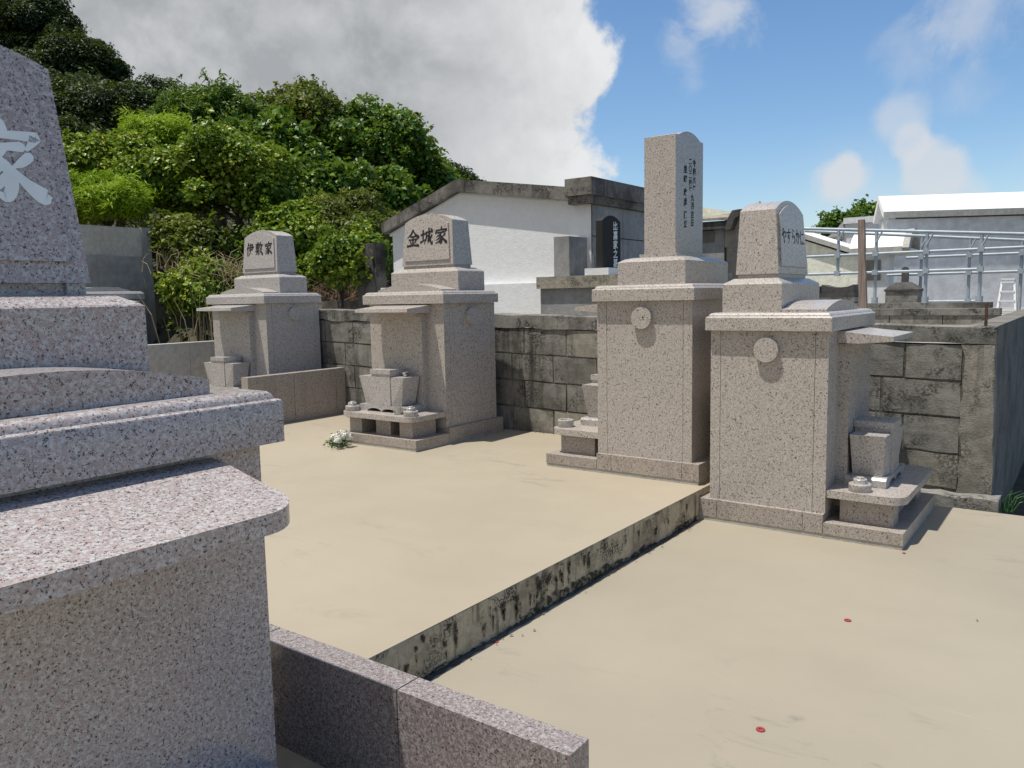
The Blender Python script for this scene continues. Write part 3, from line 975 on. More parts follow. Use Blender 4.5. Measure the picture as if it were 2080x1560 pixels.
# inscription on the pillar's back (+Y local), read from behind: right = -X local
rows = []
for i, c in enumerate("令和六年"):
    rows.append((c, 0.085, 2.448 - i * 0.0665, 0.058, 0.060))
for i, c in enumerate("九月吉日"):
    rows.append((c, 0.052, 2.448 - (i + 4) * 0.0665 - 0.006, 0.058, 0.060))
for i, c in enumerate("二〇二四年"):
    rows.append((c, 0.012, 2.452 - i * 0.0545, 0.052, 0.052))
for c, z in zip("里崎政彦建立", (2.382, 2.308, 2.205, 2.133, 2.030, 1.962)):
    rows.append((c, -0.083, z, 0.060, 0.060))
font_text("carved_character", M_INK, pil, rows, (0, 0.522, 0), (-1, 0, 0), (0, 0, 1), (0, 1, 0), 0.002, 0.024)
incense_set(to_world(*T3, (0, -0.19, 0.3165)), T3[1], "stone incense box and vases on the table of the tall-pillar tomb", "stone incense boxes on tomb tables", cup=False)
candle_stone(to_world(*T3, (0.43, -0.395, 0.3165)), "hollow ring-shaped stone on the table corner of the tall-pillar tomb", "round stones on tomb tables", 'ring')
# tomb standing on the lower floor
T4 = ((-1.390, 5.915, 0.0), math.pi / 2)
make_tomb(*T4, "tan granite tomb with hiragana-lettered rounded headstone standing on the lower floor", 0.567, cap=(-0.027, 0.825),
          plinth=(0.355, 0.775, 0.452), hdx=0.03, lettering=("やすらかに", 0.096, 0.104, 0.106, 2.02, 0.0, 0.026, 1.25))
incense_set(to_world(*T4, (-0.02, -0.19, 0.3165)), T4[1], "stone incense box and vases on the table of the lower-floor tomb", "stone incense boxes on tomb tables", cup=False)
candle_stone(to_world(*T4, (-0.465, -0.19, 0.3165)), "stepped round candle stone on the table of the lower-floor tomb", "round stones on tomb tables")


def tumbler(loc, label, r=0.02, h=0.06):
    o = lathe("glass_tumbler", M_GLASS, None, [(0, 0), (r, 0), (r * 1.12, h), (r * 1.02, h), (r * 0.92, 0.006), (0, 0.006)], loc, 20)
    return tag(o, label, "glass", "small offering glasses")


tumbler(to_world(*T2, (0.21, -0.375, 0.3165)), "clear glass tumbler beside the incense box above the bouquet", 0.034, 0.085)
tumbler(to_world(*T4, (-0.02, -0.20, 0.732)), "small clear glass standing on the incense box of the lower-floor tomb")

# large foreground tomb of coarse pink granite
T0 = ((-2.243, 0.97, -0.21), math.pi / 2)
t0 = thing("granite_tomb", "large pink speckled granite tomb close in the left foreground, white character on it", "tomb", *T0, group="granite family tombs")
hw = 0.640
for a, b_ in ((0.004, 0.14), (0.14, 0.74), (0.74, 0.875)):
    box("base_stone", G_PINK, t0, -hw - 0.04, hw + 0.035, a + .0015, b_ - .0015, 0.0, 0.16, 0.006)
box("apron_stone", G_PINK, t0, -hw - 0.04, hw + 0.035, -0.50, 0.002, 0.0, 0.11, 0.006)
box("core", M_JOINT, t0, -hw + 0.006, hw - 0.006, 0.006, 0.79, 0.155, 1.360, 0.0)
for s in (-1, 1):
    x0, x1 = (0.348, hw) if s > 0 else (-hw, -0.348)
    box("front_post", G_PINK, t0, x0, x1, 0.0, 0.085, 0.16, 1.364, 0.008)
    x0, x1 = (hw - 0.05, hw) if s > 0 else (-hw, -hw + 0.05)
    sp = box("side_panel", G_PINK, t0, x0, x1, 0.088, 0.73, 0.16, 1.364, 0.003)
    bm = bmesh.new()
    add_tube(bm, (s * hw - s * 0.01, 0.40, 1.236), (s * hw + s * 0.03, 0.40, 1.236), 0.085, 0.085, 32)
    finish(bm, "round_vent", G_PINK, sp, smooth=40, bevel=0.004)
box("rear_post", G_PINK, t0, -hw, hw, 0.733, 0.80, 0.16, 1.364, 0.004)
box("front_slab", G_PINK, t0, -0.3475, 0.3475, 0.0005, 0.08, 0.16, 1.364, 0.002)
hc = 0.697
c0, c1 = -0.060, 0.83
rings("cap_slab", G_PINK, t0, [(-hc, hc, c0, c1, 1.3655), (-hc, hc, c0, c1, 1.500), (-hc + .003, hc - .003, c0 + .003, c1 - .003, 1.506), (-hc + .010, hc - .010, c0 + .010, c1 - .010, 1.510),
                              (-hc + .019, hc - .019, c0 + .019, c1 - .019, 1.5105), (-hc + .021, hc - .021, c0 + .021, c1 - .021, 1.518), (-hc + .026, hc - .026, c0 + .026, c1 - .026, 1.528),
                              (-hc + .036, hc - .036, c0 + .036, c1 - .036, 1.536), (-hc + .055, hc - .055, c0 + .055, c1 - .055, 1.540)], smooth=28)
prism("arched_stone", G_PINK, t0, [(0.505, 1.5405)] + arc(-0.505, 0.505, 1.588, 1.652, 20)[::-1] + [(-0.505, 1.5405)], 'y', 0.058, 0.335, bevel=0.006, smooth=25, seg=3)
rings("plinth", G_PINK, t0, [(-0.462, 0.462, 0.338, 0.80, 1.5405), (-0.462, 0.462, 0.338, 0.80, 1.826), (-0.456, 0.456, 0.344, 0.794, 1.832),
                            (-0.40, 0.40, 0.40, 0.75, 1.862), (-0.36, 0.36, 0.43, 0.73, 1.868)], smooth=12)
box("headstone_foot", G_PINK, t0, -0.25, 0.27, 0.475, 0.70, 1.8685, 1.905, 0.002)
hs0, yfr0 = rounded_headstone(t0, 0, 0.345, 0.308, 1.905, 2.598, 2.665, 0.452, 0.560, 0.725, 0.70, G_PINK, inset=0.060)
box("foot_strip", G_PINK, hs0, 0.27, 0.330, 0.458, 0.72, 1.8685, 1.9045, 0.002)
lean = (yfr0(2.5) - yfr0(1.95)) / 0.55
zax = Vector((0, lean, 1)).normalized()
brush_text("carved_character", M_WHITEINK, hs0, [("家", 0.125, 0.0, 0.255, 0.255)], (0, yfr0(2.285) - 0.013, 2.285), (1, 0, 0), zax, (0, -1, lean), 0.002, 1.75)
cv = []
for i, (y, z) in enumerate([(0.004, 1.345), (-0.10, 1.328), (-0.20, 1.305), (-0.30, 1.284), (-0.40, 1.268), (-0.46, 1.260)]):
    cv.append((y, z))
bm = bmesh.new()                                           # canopy: rounded front corners, top falling towards the front
N_ = 10
outl = rounded_front(0.462, -0.46, 0.003, 0.13, 8)


def canopy_top(y):
    for (ya, za), (yb, zb) in zip(cv, cv[1:]):
        if ya >= y >= yb:
            return za + (zb - za) * (ya - y) / (ya - yb)
    return cv[-1][1]


ysl = sorted({round(p[1], 4) for p in outl} | {round(a[0], 4) for a in cv})
ysl = [y for y in ysl if -0.46 <= y <= 0.003]


def half_at(y):
    r, hh, y0 = 0.13, 0.462, -0.46
    if y >= y0 + r:
        return hh
    dy = (y0 + r) - y
    return hh - r + math.sqrt(max(0.0, r * r - dy * dy))


secs = []
for y in ysl:
    h_ = half_at(y)
    zt = canopy_top(y)
    secs.append([bm.verts.new((-h_, y, zt)), bm.verts.new((h_, y, zt)), bm.verts.new((h_, y, zt - 0.058)), bm.verts.new((-h_, y, zt - 0.058))])
for a, b_ in zip(secs, secs[1:]):
    for k in range(4):
        bm.faces.new([a[k], a[(k + 1) % 4], b_[(k + 1) % 4], b_[k]])
bm.faces.new(secs[0])
bm.faces.new(secs[-1][::-1])
finish(bm, "canopy", G_PINK, t0, smooth=35, bevel=0.007)
tb0 = prism("offering_table", G_PINK, t0, rounded_front(0.60, -0.30, -0.002, 0.10), 'z', 0.20, 0.25, bevel=0.008, smooth=30)
for s in (-1, 0, 1):
    box("table_support", G_PINK, tb0, s * 0.45 - 0.09, s * 0.45 + 0.09, -0.25, -0.08, 0.111, 0.1995, 0.004)

# distant tomb by the grey concrete wall
T5 = ((-12.52, 6.32, 0.35), math.pi / 2)
make_tomb(*T5, "far granite tomb half hidden behind the foreground tomb, before the dark concrete wall", 0.56, mat=G_GREY, style='flat')

# ------------------------------------------------------------------ plot walls of granite slabs
w0 = thing("granite_plot_wall", "low brown granite slab wall running out from the foreground tomb", "wall", (-2.0, 1.981, -0.21), 0, "low granite plot walls")
xs = [-3.55, -2.76, -1.958, -1.226]
for a, b_ in zip(xs, xs[1:]):
    box("wall_slab", G_WALL, w0, a + 0.003 + 2.0, b_ - 0.003 + 2.0, -0.0575, 0.0575, 0.0, 0.442, 0.010, 3)
box("joint_filler", M_JOINT, w0, -1.53, 0.75, -0.045, 0.045, 0.0, 0.42, 0.0)
w1 = thing("granite_plot_wall", "low granite slab wall between the two tombs with three-character names", "wall", (-7.66, 6.0, GU), 0, "low granite plot walls")
ys = [-0.655, -0.02, 0.62, 0.775]
for a, b_ in zip(ys, ys[1:]):
    box("wall_slab", G_PLINTH, w1, -0.06, 0.06, a + 0.003, b_ - 0.003, 0.0, 0.575, 0.008, 2)
box("joint_filler", M_JOINT, w1, -0.05, 0.05, -0.64, 0.77, 0.0, 0.55, 0.0)

# ------------------------------------------------------------------ concrete block wall behind the tombs
BW = thing("block_wall", "weathered concrete block wall standing behind the row of granite tombs", "wall", (-0.60, 6.80, 0.0), 0)
SL = 0.025
rng = random.Random(11)


def sheared_box(name, mat, parent, x0, x1, y0, y1, z0, z1, bevel=0.004, jit=0.0):
    """box whose level follows the gently climbing wall (rises towards -X)"""
    bm = bmesh.new()
    j = lambda: rng.uniform(-jit, jit)
    pts = []
    for z in (z0, z1):
        for (x, y) in ((x0, y0), (x1, y0), (x1, y1), (x0, y1)):
            pts.append((x + j(), y + j(), z + SL * (-x) + j()))
    add_hexa(bm, pts)
    return finish(bm, name, mat, parent, bevel=bevel)


sheared_box("mortar_core", M_BED, BW, -9.6, -0.02, -0.004, 0.158, -0.2, 1.19, 0.0)
zc = [0.085, 0.362, 0.642, 0.922, 1.200]
meshes = {}
for r in range(4):
    x = -0.195
    first = True
    while x > -9.5:
        L = 0.52
        if first:
            L = 0.40 if r % 2 else 0.26 + 0.30
            first = False
        x1 = max(x - L, -9.58)
        mt = M_BLOCK2 if rng.random() < (0.40 if r == 0 else 0.10) else M_BLOCK
        bm = bmesh.new()
        g = 0.009
        fy = -0.016 + rng.uniform(-0.004, 0.003)
        jj = lambda: rng.uniform(-0.004, 0.004)
        nx_, nz_ = 4, 2
        grid = [[None] * (nz_ + 1) for _ in range(nx_ + 1)]
        for i in range(nx_ + 1):
            for k in range(nz_ + 1):
                xx = x - g + (x1 - x + 2 * g) * i / nx_
                zz = zc[r] + g + (zc[r + 1] - zc[r] - 2 * g) * k / nz_
                edge = 0.004 if (i in (0, nx_) or k in (0, nz_)) else 0.0
                grid[i][k] = bm.verts.new((xx + jj(), fy + edge + jj() * 0.6, zz + SL * (-xx) + jj()))
        for i in range(nx_):
            for k in range(nz_):
                bm.faces.new([grid[i][k], grid[i + 1][k], grid[i + 1][k + 1], grid[i][k + 1]])
        # returns into the joint
        rim = [grid[i][0] for i in range(nx_ + 1)] + [grid[nx_][k] for k in range(1, nz_ + 1)] + [grid[i][nz_] for i in range(nx_ - 1, -1, -1)] + [grid[0][k] for k in range(nz_ - 1, 0, -1)]
        back = [bm.verts.new((v.co.x, 0.012, v.co.z)) for v in rim]
        for i in range(len(rim)):
            k = (i + 1) % len(rim)
            bm.faces.new([rim[i], rim[k], back[k], back[i]])
        finish(bm, "concrete_block", mt, BW)
        x = x1
# coping, rendered end pier, kerb footing
bm = bmesh.new()
prev = None
NC = 48
for i in range(NC + 1):
    x = 0.012 - 9.6 * i / NC
    zt = 1.335 + SL * (-x) + rng.uniform(-0.006, 0.006)
    zb = 1.202 + SL * (-x) + rng.uniform(-0.016, 0.012)
    yf = -0.022 + rng.uniform(-0.005, 0.005)
    cur = [bm.verts.new((x, yf, zb)), bm.verts.new((x, yf + rng.uniform(-.003, .003), zt - 0.008)), bm.verts.new((x, yf + 0.010, zt)), bm.verts.new((x, 0.17, zt + rng.uniform(-.004, .004))), bm.verts.new((x, 0.17, zb))]
    if prev:
        for k in range(5):
            bm.faces.new([prev[k], prev[(k + 1) % 5], cur[(k + 1) % 5], cur[k]])
    else:
        bm.faces.new(cur)
    prev = cur
bm.faces.new(prev[::-1])
finish(bm, "coping", M_COPE, BW)
bm = bmesh.new()
prev = None
for k in range(13):
    z = 0.078 + (1.205 - 0.078) * k / 12
    jl = rng.uniform(-0.018, 0.018)
    lean_ = 0.020 * (1 - k / 12)
    cur = [bm.verts.new((-0.195 + jl, -0.024 + rng.uniform(-.003, .003), z)), bm.verts.new((0.006 + lean_ + rng.uniform(-.006, .006), -0.024 + rng.uniform(-.003, .003), z)),
           bm.verts.new((0.006 + lean_, 0.165, z)), bm.verts.new((-0.195, 0.165, z))]
    if prev:
        for q in range(4):
            bm.faces.new([prev[q], prev[(q + 1) % 4], cur[(q + 1) % 4], cur[q]])
    prev = cur
bm.faces.new(prev)
finish(bm, "rendered_pier", M_BLOCK2, BW)
bm = bmesh.new()
prev = None
for i in range(21):
    x = 0.085 - 1.6 * i / 20
    yf = -0.15 + rng.uniform(-0.012, 0.012)
    zt = 0.080 + rng.uniform(-0.008, 0.006)
    cur = [bm.verts.new((x, yf, -0.3)), bm.verts.new((x, yf, zt - 0.01)), bm.verts.new((x, yf + 0.012, zt)), bm.verts.new((x, 0.18, zt)), bm.verts.new((x, 0.18, -0.3))]
    if prev:
        for q in range(5):
            bm.faces.new([prev[q], prev[(q + 1) % 5], cur[(q + 1) % 5], cur[q]])
    else:
        bm.faces.new(cur)
    prev = cur
bm.faces.new(prev[::-1])
finish(bm, "footing", M_COPE, BW)
# return of the wall going back from the corner
bm = bmesh.new()
add_hexa(bm, [(-0.20, 0.172, -0.3), (0.02, 0.172, -0.3), (0.02, 9.0, -0.3), (-0.20, 9.0, -0.3), (-0.20, 0.172, 1.338), (0.006, 0.172, 1.338), (0.006, 9.0, 1.338), (-0.20, 9.0, 1.338)])
finish(bm, "return_wall", M_RETURN, BW)
o = tag(box("iron_bar", M_RUST, None, -0.676, -0.656, 6.85, 6.868, 1.33, 1.506, 0.002), "short rusty iron bar sticking up from the block wall corner", "bar")

# two more low walls further back on the terrace
for (x0, x1, y, zt, th, lab) in [(-3.4, -0.80, 9.5, 1.416, 0.16, "nearer low weathered wall crossing the terrace below the pipe scaffold"), (-3.4, -1.02, 11.0, 1.457, 0.18, "farther low weathered wall at the feet of the pipe scaffold")]:
    w = thing("low_wall", lab, "wall", (x0, y, 1.20), 0, "low walls on the terrace")
    n = 5
    for i in range(n):
        a, b_ = (x1 - x0) * i / n, (x1 - x0) * (i + 1) / n
        box("wall_block", M_BLOCK2, w, a + 0.004, b_ - 0.004, 0.0, th, 0.0, zt - 1.20 - 0.07, 0.004)
    box("wall_coping", M_COPE, w, 0.0, x1 - x0, -0.012, th + 0.012, zt - 1.2695, zt - 1.20, 0.006)

# pale concrete side wall left of the farthest lettered tomb
w = thing("concrete_wall", "pale smooth concrete wall left of the tomb by the overgrown slope", "wall", (-10.05, 6.1, 0.15), 0)
for a, b_ in ((-1.0, 0.02), (0.02, 0.78)):
    box("wall_panel", M_PALE, w, -0.08, 0.08, a + 0.002, b_ - 0.002, 0.0, 0.945, 0.006)
# dark grey concrete retaining wall far left
M_LW1 = m_concrete("left_wall_grey", (0.33, 0.305, 0.265), (0.15, 0.135, 0.115), 0.5, 0.5, 0.9, 0.7, pit=0.3)
M_LW2 = m_concrete("left_wall_beige", (0.52, 0.45, 0.36), (0.24, 0.20, 0.15), 0.3, 0.6, 0.9, 1.0, pit=0.2)
w = thing("retaining_wall", "dark grey concrete wall with pale recessed top band, far left", "wall", (-13.6, 6.60, 0.3), 0)
box("wall_body", M_LW1, w, -0.30, 0.0, -2.2, 1.14, 0.0, 2.16, 0.01)
box("top_band", M_LW2, w, -0.30, -0.03, -2.2, 0.98, 2.1605, 2.66, 0.01)
box("end_post", M_LW1, w, -0.30, 0.0, 0.981, 1.14, 2.1605, 2.67, 0.01)
w = thing("stained_wall", "dark stained concrete block standing left of the white house tomb", "wall", (-8.6, 8.25, 1.0), 0)
box("wall_body", M_ROOFC, w, -0.30, 0.10, 0.0, 0.2, 0.0, 1.45, 0.01)
box("wall_body", M_ROOFC, w, -3.5, -0.303, 0.03, 0.23, 0.0, 0.62, 0.01)

# ------------------------------------------------------------------ white gabled house tomb behind
H1 = thing("house_tomb", "white gabled house-shaped tomb with blackened concrete roof edge", "tomb house", (-6.5, 8.3, 1.2), 0)
X0, Z0 = 6.5, -1.2


def hx(pts):
    return [(x + X0, z + Z0) for x, z in pts]


prism("gable_wall", M_WHITE, H1, hx([(-8.19, 1.2), (-8.19, 2.59), (-6.89, 3.04), (-4.905, 2.735), (-4.905, 1.2)]), 'y', 0.0, 2.2)
rf = prism("roof_slab", M_ROOFC, H1, hx([(-8.30, 2.560), (-8.31, 2.708), (-6.887, 3.184), (-5.12, 2.912), (-5.10, 2.752), (-6.89, 3.024)]), 'y', -0.105, 2.3, bevel=0.008)
prism("roof_trim", M_WHITE, H1, hx([(-8.22, 2.525), (-8.22, 2.556), (-6.89, 3.019), (-4.95, 2.748), (-4.95, 2.715), (-6.89, 2.985)]), 'y', -0.028, 0.02)
box("parapet", M_ROOFC, rf, -5.168 + X0, -4.80 + X0, -0.16, 2.4, 2.800 + Z0, 3.000 + Z0, 0.010)
box("parapet_base", M_ROOFC, rf, -5.14 + X0, -4.835 + X0, -0.135, 2.35, 2.705 + Z0, 2.7995 + Z0, 0.006)
for (z0, z1) in ((1.85, 2.325), (2.337, 2.700)):
    for (y0, y1) in ((0.012, 0.745), (0.757, 1.50), (1.512, 2.2)):
        box("wall_stone", M_GREYB, H1, -4.92 + X0, -4.885 + X0, y0, y1, z0 + Z0, z1 + Z0, 0.004)
box("side_backing", M_JOINT, H1, -4.93 + X0, -4.903 + X0, 0.005, 2.2, 1.2 + Z0, 2.70 + Z0, 0.0)
box("lower_ledge", M_WHITE, H1, -8.35 + X0, -5.25 + X0, -0.12, -0.001, 1.20 + Z0, 1.795 + Z0, 0.006)
box("wing_block", M_GREYB, H1, -5.175 + X0, -4.965 + X0, -0.40, -0.002, 1.852 + Z0, 2.315 + Z0, 0.010)
box("front_ledge", M_LEDGE, H1, -5.225 + X0, -3.40 + X0, -0.70, 0.60, 1.714 + Z0, 1.848 + Z0, 0.010)
box("ledge_wall", M_GREYB, H1, -5.20 + X0, -3.45 + X0, -0.655, 0.50, 1.20 + Z0, 1.7135 + Z0, 0.006)

st = thing("memorial_stele", "polished black upright stele with white vertical characters on the house tomb's ledge", "stele", (-4.43, 7.89, 1.848), 0, "dark steles")
box("stele_foot", M_WHITE, st, -0.16, 0.14, -0.27, 0.27, 0.0, 0.075, 0.008)
so = [(0.205, 0.0755), (0.205, 0.59)] + arc(-0.205, 0.205, 0.59, 0.655, 12)[::-1][1:-1] + [(-0.205, 0.59), (-0.205, 0.0755)]
slab = prism("stele_slab", M_BLACKSTONE, st, so, 'x', -0.05, 0.03, bevel=0.006, smooth=30)
it = [(c, 0.085, 0.545 - i * 0.102, 0.098, 0.096) for i, c in enumerate("比嘉家之墓")]
font_text("carved_character", M_WHITEINK, slab, it, (0.03, 0, 0), (0, 1, 0), (0, 0, 1), (1, 0, 0), 0.002, 0.022)

# roofed stone tomb glimpsed between the two right-hand tombs
T6 = thing("roofed_tomb", "dark-eaved tomb with stained pale roof glimpsed between the pillar and rounded headstone", "tomb house", (-4.5, 10.5, 1.2), 0)
X0 = 4.5
bm = bmesh.new()
add_hexa(bm, [(-0.9, 0.0, 1.430), (0.44, 0.0, 1.405), (0.44, 1.2, 1.52), (-0.9, 1.2, 1.55), (-0.9, 0.0, 1.462), (0.44, 0.0, 1.44), (0.44, 1.2, 1.60), (-0.9, 1.2, 1.63)])
finish(bm, "roof", M_LEDGE, T6, bevel=0.006)
box("eave_beam", M_DARKC, T6, -0.9, 0.40, 0.02, 0.9, 1.295, 1.402, 0.01)
box("wall", M_GREYB, T6, -0.9, 0.34, 0.10, 1.1, 0.0, 1.2945, 0.006)
box("wall_plate", M_GREYC, T6, -0.9, 0.20, 0.07, 0.099, 1.14, 1.28, 0.004)
prism("porch_roof", M_DARKC, T6, [(0.40, 1.27), (0.44, 1.42), (0.50, 1.52), (0.60, 1.53), (1.0, 1.50), (1.0, 1.44), (0.62, 1.46), (0.54, 1.42), (0.48, 1.27)], 'y', -0.05, 0.9, smooth=30)
box("porch_wall", M_BEIGEC, T6, 0.345, 1.0, 0.10, 0.9, 1.045, 1.44, 0.004)
box("porch_column", M_DARKC, T6, 0.42, 0.62, -0.02, 0.3, 0.0, 1.044, 0.008)
wv = []
for i in range(17):
    x = -0.5 + 1.0 * i / 16
    wv.append((x, 1.675 + 0.055 * math.cos((x + 0.5) * 5.0) + (0.10 * max(0, x - 0.30) * 2)))
prism("ridge_crest", M_CREAM, T6, wv + [(0.50, 1.585), (-0.5, 1.585)], 'y', 1.0, 1.08)

# cream tomb with white curved roof behind the scaffold
CT = thing("cream_tomb", "cream-walled tomb with bright white curved roof behind the scaffold", "tomb house", (-4.6, 17.0, 1.2), 0)
box("wall", M_CREAM, CT, -1.2, 0.69, 0.05, 2.0, 0.0, 1.17, 0.01)
prism("gable", M_CREAM, CT, [(-1.2, 1.1705), (-1.2, 1.40), (-0.75, 1.62), (0.45, 1.1705)], 'y', 0.06, 2.0)
bm = bmesh.new()
add_hexa(bm, [(-0.85, -0.02, 1.70), (0.53, -0.02, 1.205), (0.53, 2.1, 1.205), (-0.85, 2.1, 1.70), (-0.85, -0.02, 1.80), (0.53, -0.02, 1.285), (0.53, 2.1, 1.285), (-0.85, 2.1, 1.80)])
rfc = finish(bm, "gable_roof", M_ROOFW, CT, bevel=0.008)
bm = bmesh.new()
add_hexa(bm, [(-0.85, -0.045, 1.69), (0.53, -0.045, 1.185), (0.53, -0.021, 1.185), (-0.85, -0.021, 1.69), (-0.85, -0.045, 1.79), (0.53, -0.045, 1.28), (0.53, -0.021, 1.28), (-0.85, -0.021, 1.79)])
finish(bm, "fascia", M_PALE, rfc)
ao = arc(-0.03, 1.35, 1.24, 1.62, 16)
ai = arc(0.05, 1.27, 1.17, 1.52, 16)
pr_ = prism("porch_vault", M_ROOFW, CT, ao + ai[::-1], 'x', 0.534, 1.50, smooth=35)
prism("vault_end", M_PALE, pr_, arc(-0.04, 1.36, 1.235, 1.63, 16) + arc(0.10, 1.22, 1.17, 1.50, 16)[::-1], 'x', 1.501, 1.62, smooth=35)
box("vault_fascia", M_PALE, pr_, 0.534, 1.50, -0.05, -0.031, 1.16, 1.26, 0.003)
box("pier", M_BUILD, CT, 0.70, 1.25, 0.12, 0.6, 0.0, 1.12, 0.01)
box("lintel", M_CREAM, CT, 0.72, 1.58, 0.10, 1.2, 1.121, 1.235, 0.01)
box("opening", M_GREYC, CT, 0.76, 1.10, 0.10, 0.119, 0.62, 1.02, 0.004)

# old blackened tomb and stained stele base on the terrace
OT = thing("old_tomb", "small soot-black old tomb with saddle-shaped top beyond the rounded headstone", "tomb", (-3.10, 12.4, 1.2), 0)
box("body", M_DARKC, OT, -0.25, 0.20, 0.0, 0.5, 0.0, 0.26, 0.008)
box("ledge", M_BLOCK, OT, -0.28, 0.23, -0.03, 0.55, 0.2605, 0.33, 0.006)
box("neck", M_DARKC, OT, -0.27, 0.22, -0.02, 0.5, 0.3305, 0.40, 0.006)
prism("saddle_top", M_DARKC, OT, [(-0.25, 0.4005), (-0.25, 0.52), (-0.15, 0.485), (0.0, 0.475), (0.12, 0.485), (0.20, 0.515), (0.20, 0.4005)], 'y', 0.0, 0.4, smooth=30)
box("side_block", M_BEIGEC, OT, -0.48, -0.285, 0.02, 0.35, 0.0, 0.50, 0.01)
s2 = thing("memorial_stele", "small black stele on a stained pyramid-topped base behind the scaffold pipes", "stele", (-2.90, 16.0, 1.2), 0, "dark steles")
box("stained_base", M_COPE, s2, -0.28, 0.26, 0.0, 0.5, 0.0, 0.395, 0.008)
rings("sloped_top", M_DARKC, s2, [(-0.30, 0.28, -0.02, 0.52, 0.3955), (-0.30, 0.28, -0.02, 0.52, 0.43), (-0.16, 0.10, 0.14, 0.36, 0.56), (-0.10, 0.06, 0.18, 0.34, 0.565)])
prism("stele_slab", M_DARKC, s2, [(0.055, 0.5655), (0.055, 0.79)] + arc(-0.055, 0.055, 0.80, 0.845, 8)[::-1] + [(-0.055, 0.79), (-0.055, 0.5655)], 'y', 0.20, 0.30, smooth=30)

# long grey building with white roof at the right
GB = thing("grey_building", "long pale grey building with overhanging white roof at the right edge", "building", (-3.90, 19.2, 1.2), rad(30.3))
box("wall", M_BUILD, GB, 0.12, 9.0, 0.12, 0.60, -0.2, 1.98, 0.01)
prism("roof", M_ROOFW, GB, [(0.0, 2.003), (0.0, 2.14), (0.38, 2.52), (0.70, 1.97), (0.62, 1.93), (0.37, 2.37), (0.10, 2.06)], 'x', 0.0, 9.2, bevel=0.006)
box("fascia", M_PALE, GB, -0.005, 9.2, -0.012, -0.001, 2.00, 2.135, 0.003)
prism("gable_wall", M_BUILD, GB, [(0.13, 1.9805), (0.13, 2.09), (0.37, 2.36), (0.59, 1.9805)], 'x', 0.14, 0.30)
o = thing("far_roof", "small grey stepped roof peeping out left of the grey building", "roof", (-5.9, 24.5, 1.2), 0)
box("roof_slab", M_BUILD, o, -0.15, 0.75, 0.0, 1.5, 2.35, 2.52, 0.01)
bm = bmesh.new()
add_hexa(bm, [(-0.60, 0.0, 2.0), (-0.151, 0.0, 2.0), (-0.151, 1.5, 2.0), (-0.60, 1.5, 2.0), (-0.42, 0.0, 2.12), (-0.151, 0.0, 2.44), (-0.151, 1.5, 2.44), (-0.42, 1.5, 2.12)])
finish(bm, "lean_to", M_PALE, o)
box("roof_wall", M_BUILD, o, -0.14, 0.70, 0.1, 1.4, 0.0, 2.349, 0.01)

# ------------------------------------------------------------------ scaffold frames, ladder, post
PR = 0.026


def pipe(parent, name, p0, p1, r=PR, n=10):
    bm = bmesh.new()
    add_tube(bm, p0, p1, r, r, n)
    return finish(bm, name, M_GALV, parent, smooth=45)


def scaffold(y, label, tl, tr, rails, posts, lowclamp=True):
    s = thing("pipe_scaffold", label, "scaffold", (-2.6, y, 1.2), 0, "galvanised pipe scaffold frames")
    f = lambda x, z: (x + 2.6, 0.0, z - 1.2)
    pipe(s, "top_rail", f(*tl), f(*tr), PR * 1.1)
    for (x0, x1, z) in rails:
        a, b_ = f(x0, z), f(x1, z)
        pipe(s, "rail", (a[0], -0.05, a[2]), (b_[0], -0.05, b_[2]))
    for (x, zt, zb, sleeve) in posts:
        p = pipe(s, "post", f(x, zb), f(x, zt), PR * 1.05)
        if sleeve:
            pipe(p, "sleeve", f(x, zb), f(x, zb + 0.30), PR * 2.1, 12)
        for (x0, x1, z) in rails:
            if x0 - 0.05 < x < x1 + 0.05 and zb < z < zt:
                c = f(x, z)
                bm = bmesh.new()
                add_box(bm, c[0] - 0.045, c[0] + 0.045, -0.085, 0.035, c[2] - 0.04, c[2] + 0.045)
                finish(bm, "clamp", M_GALV, p, bevel=0.006)
        c = f(x, zt)
        bm = bmesh.new()
        add_tube(bm, (c[0], -0.03, c[2] - 0.20), (c[0] + 0.09, -0.03, c[2] - 0.02), 0.016, 0.016, 6)
        finish(bm, "brace", M_GALV, p)


scaffold(15.0, "nearer galvanised pipe scaffold frame behind the right-hand tomb", (-4.5, 2.775), (-0.9, 2.45), [(-4.5, -0.9, 2.252), (-4.4, -1.58, 1.932)],
         [(-3.778, 2.70, 1.89, False), (-3.150, 2.64, 1.2, True), (-2.36, 2.56, 1.2, True), (-1.567, 2.485, 1.2, True)])
scaffold(16.5, "farther galvanised pipe scaffold frame in front of the grey building", (-4.8, 2.83), (-0.95, 2.42), [(-2.925, -0.95, 2.215), (-3.25, -0.95, 1.904), (-2.75, -1.7, 1.396)],
         [(-2.68, 2.60, 1.2, False), (-1.90, 2.52, 1.2, False), (-1.11, 2.43, 1.2, False)])

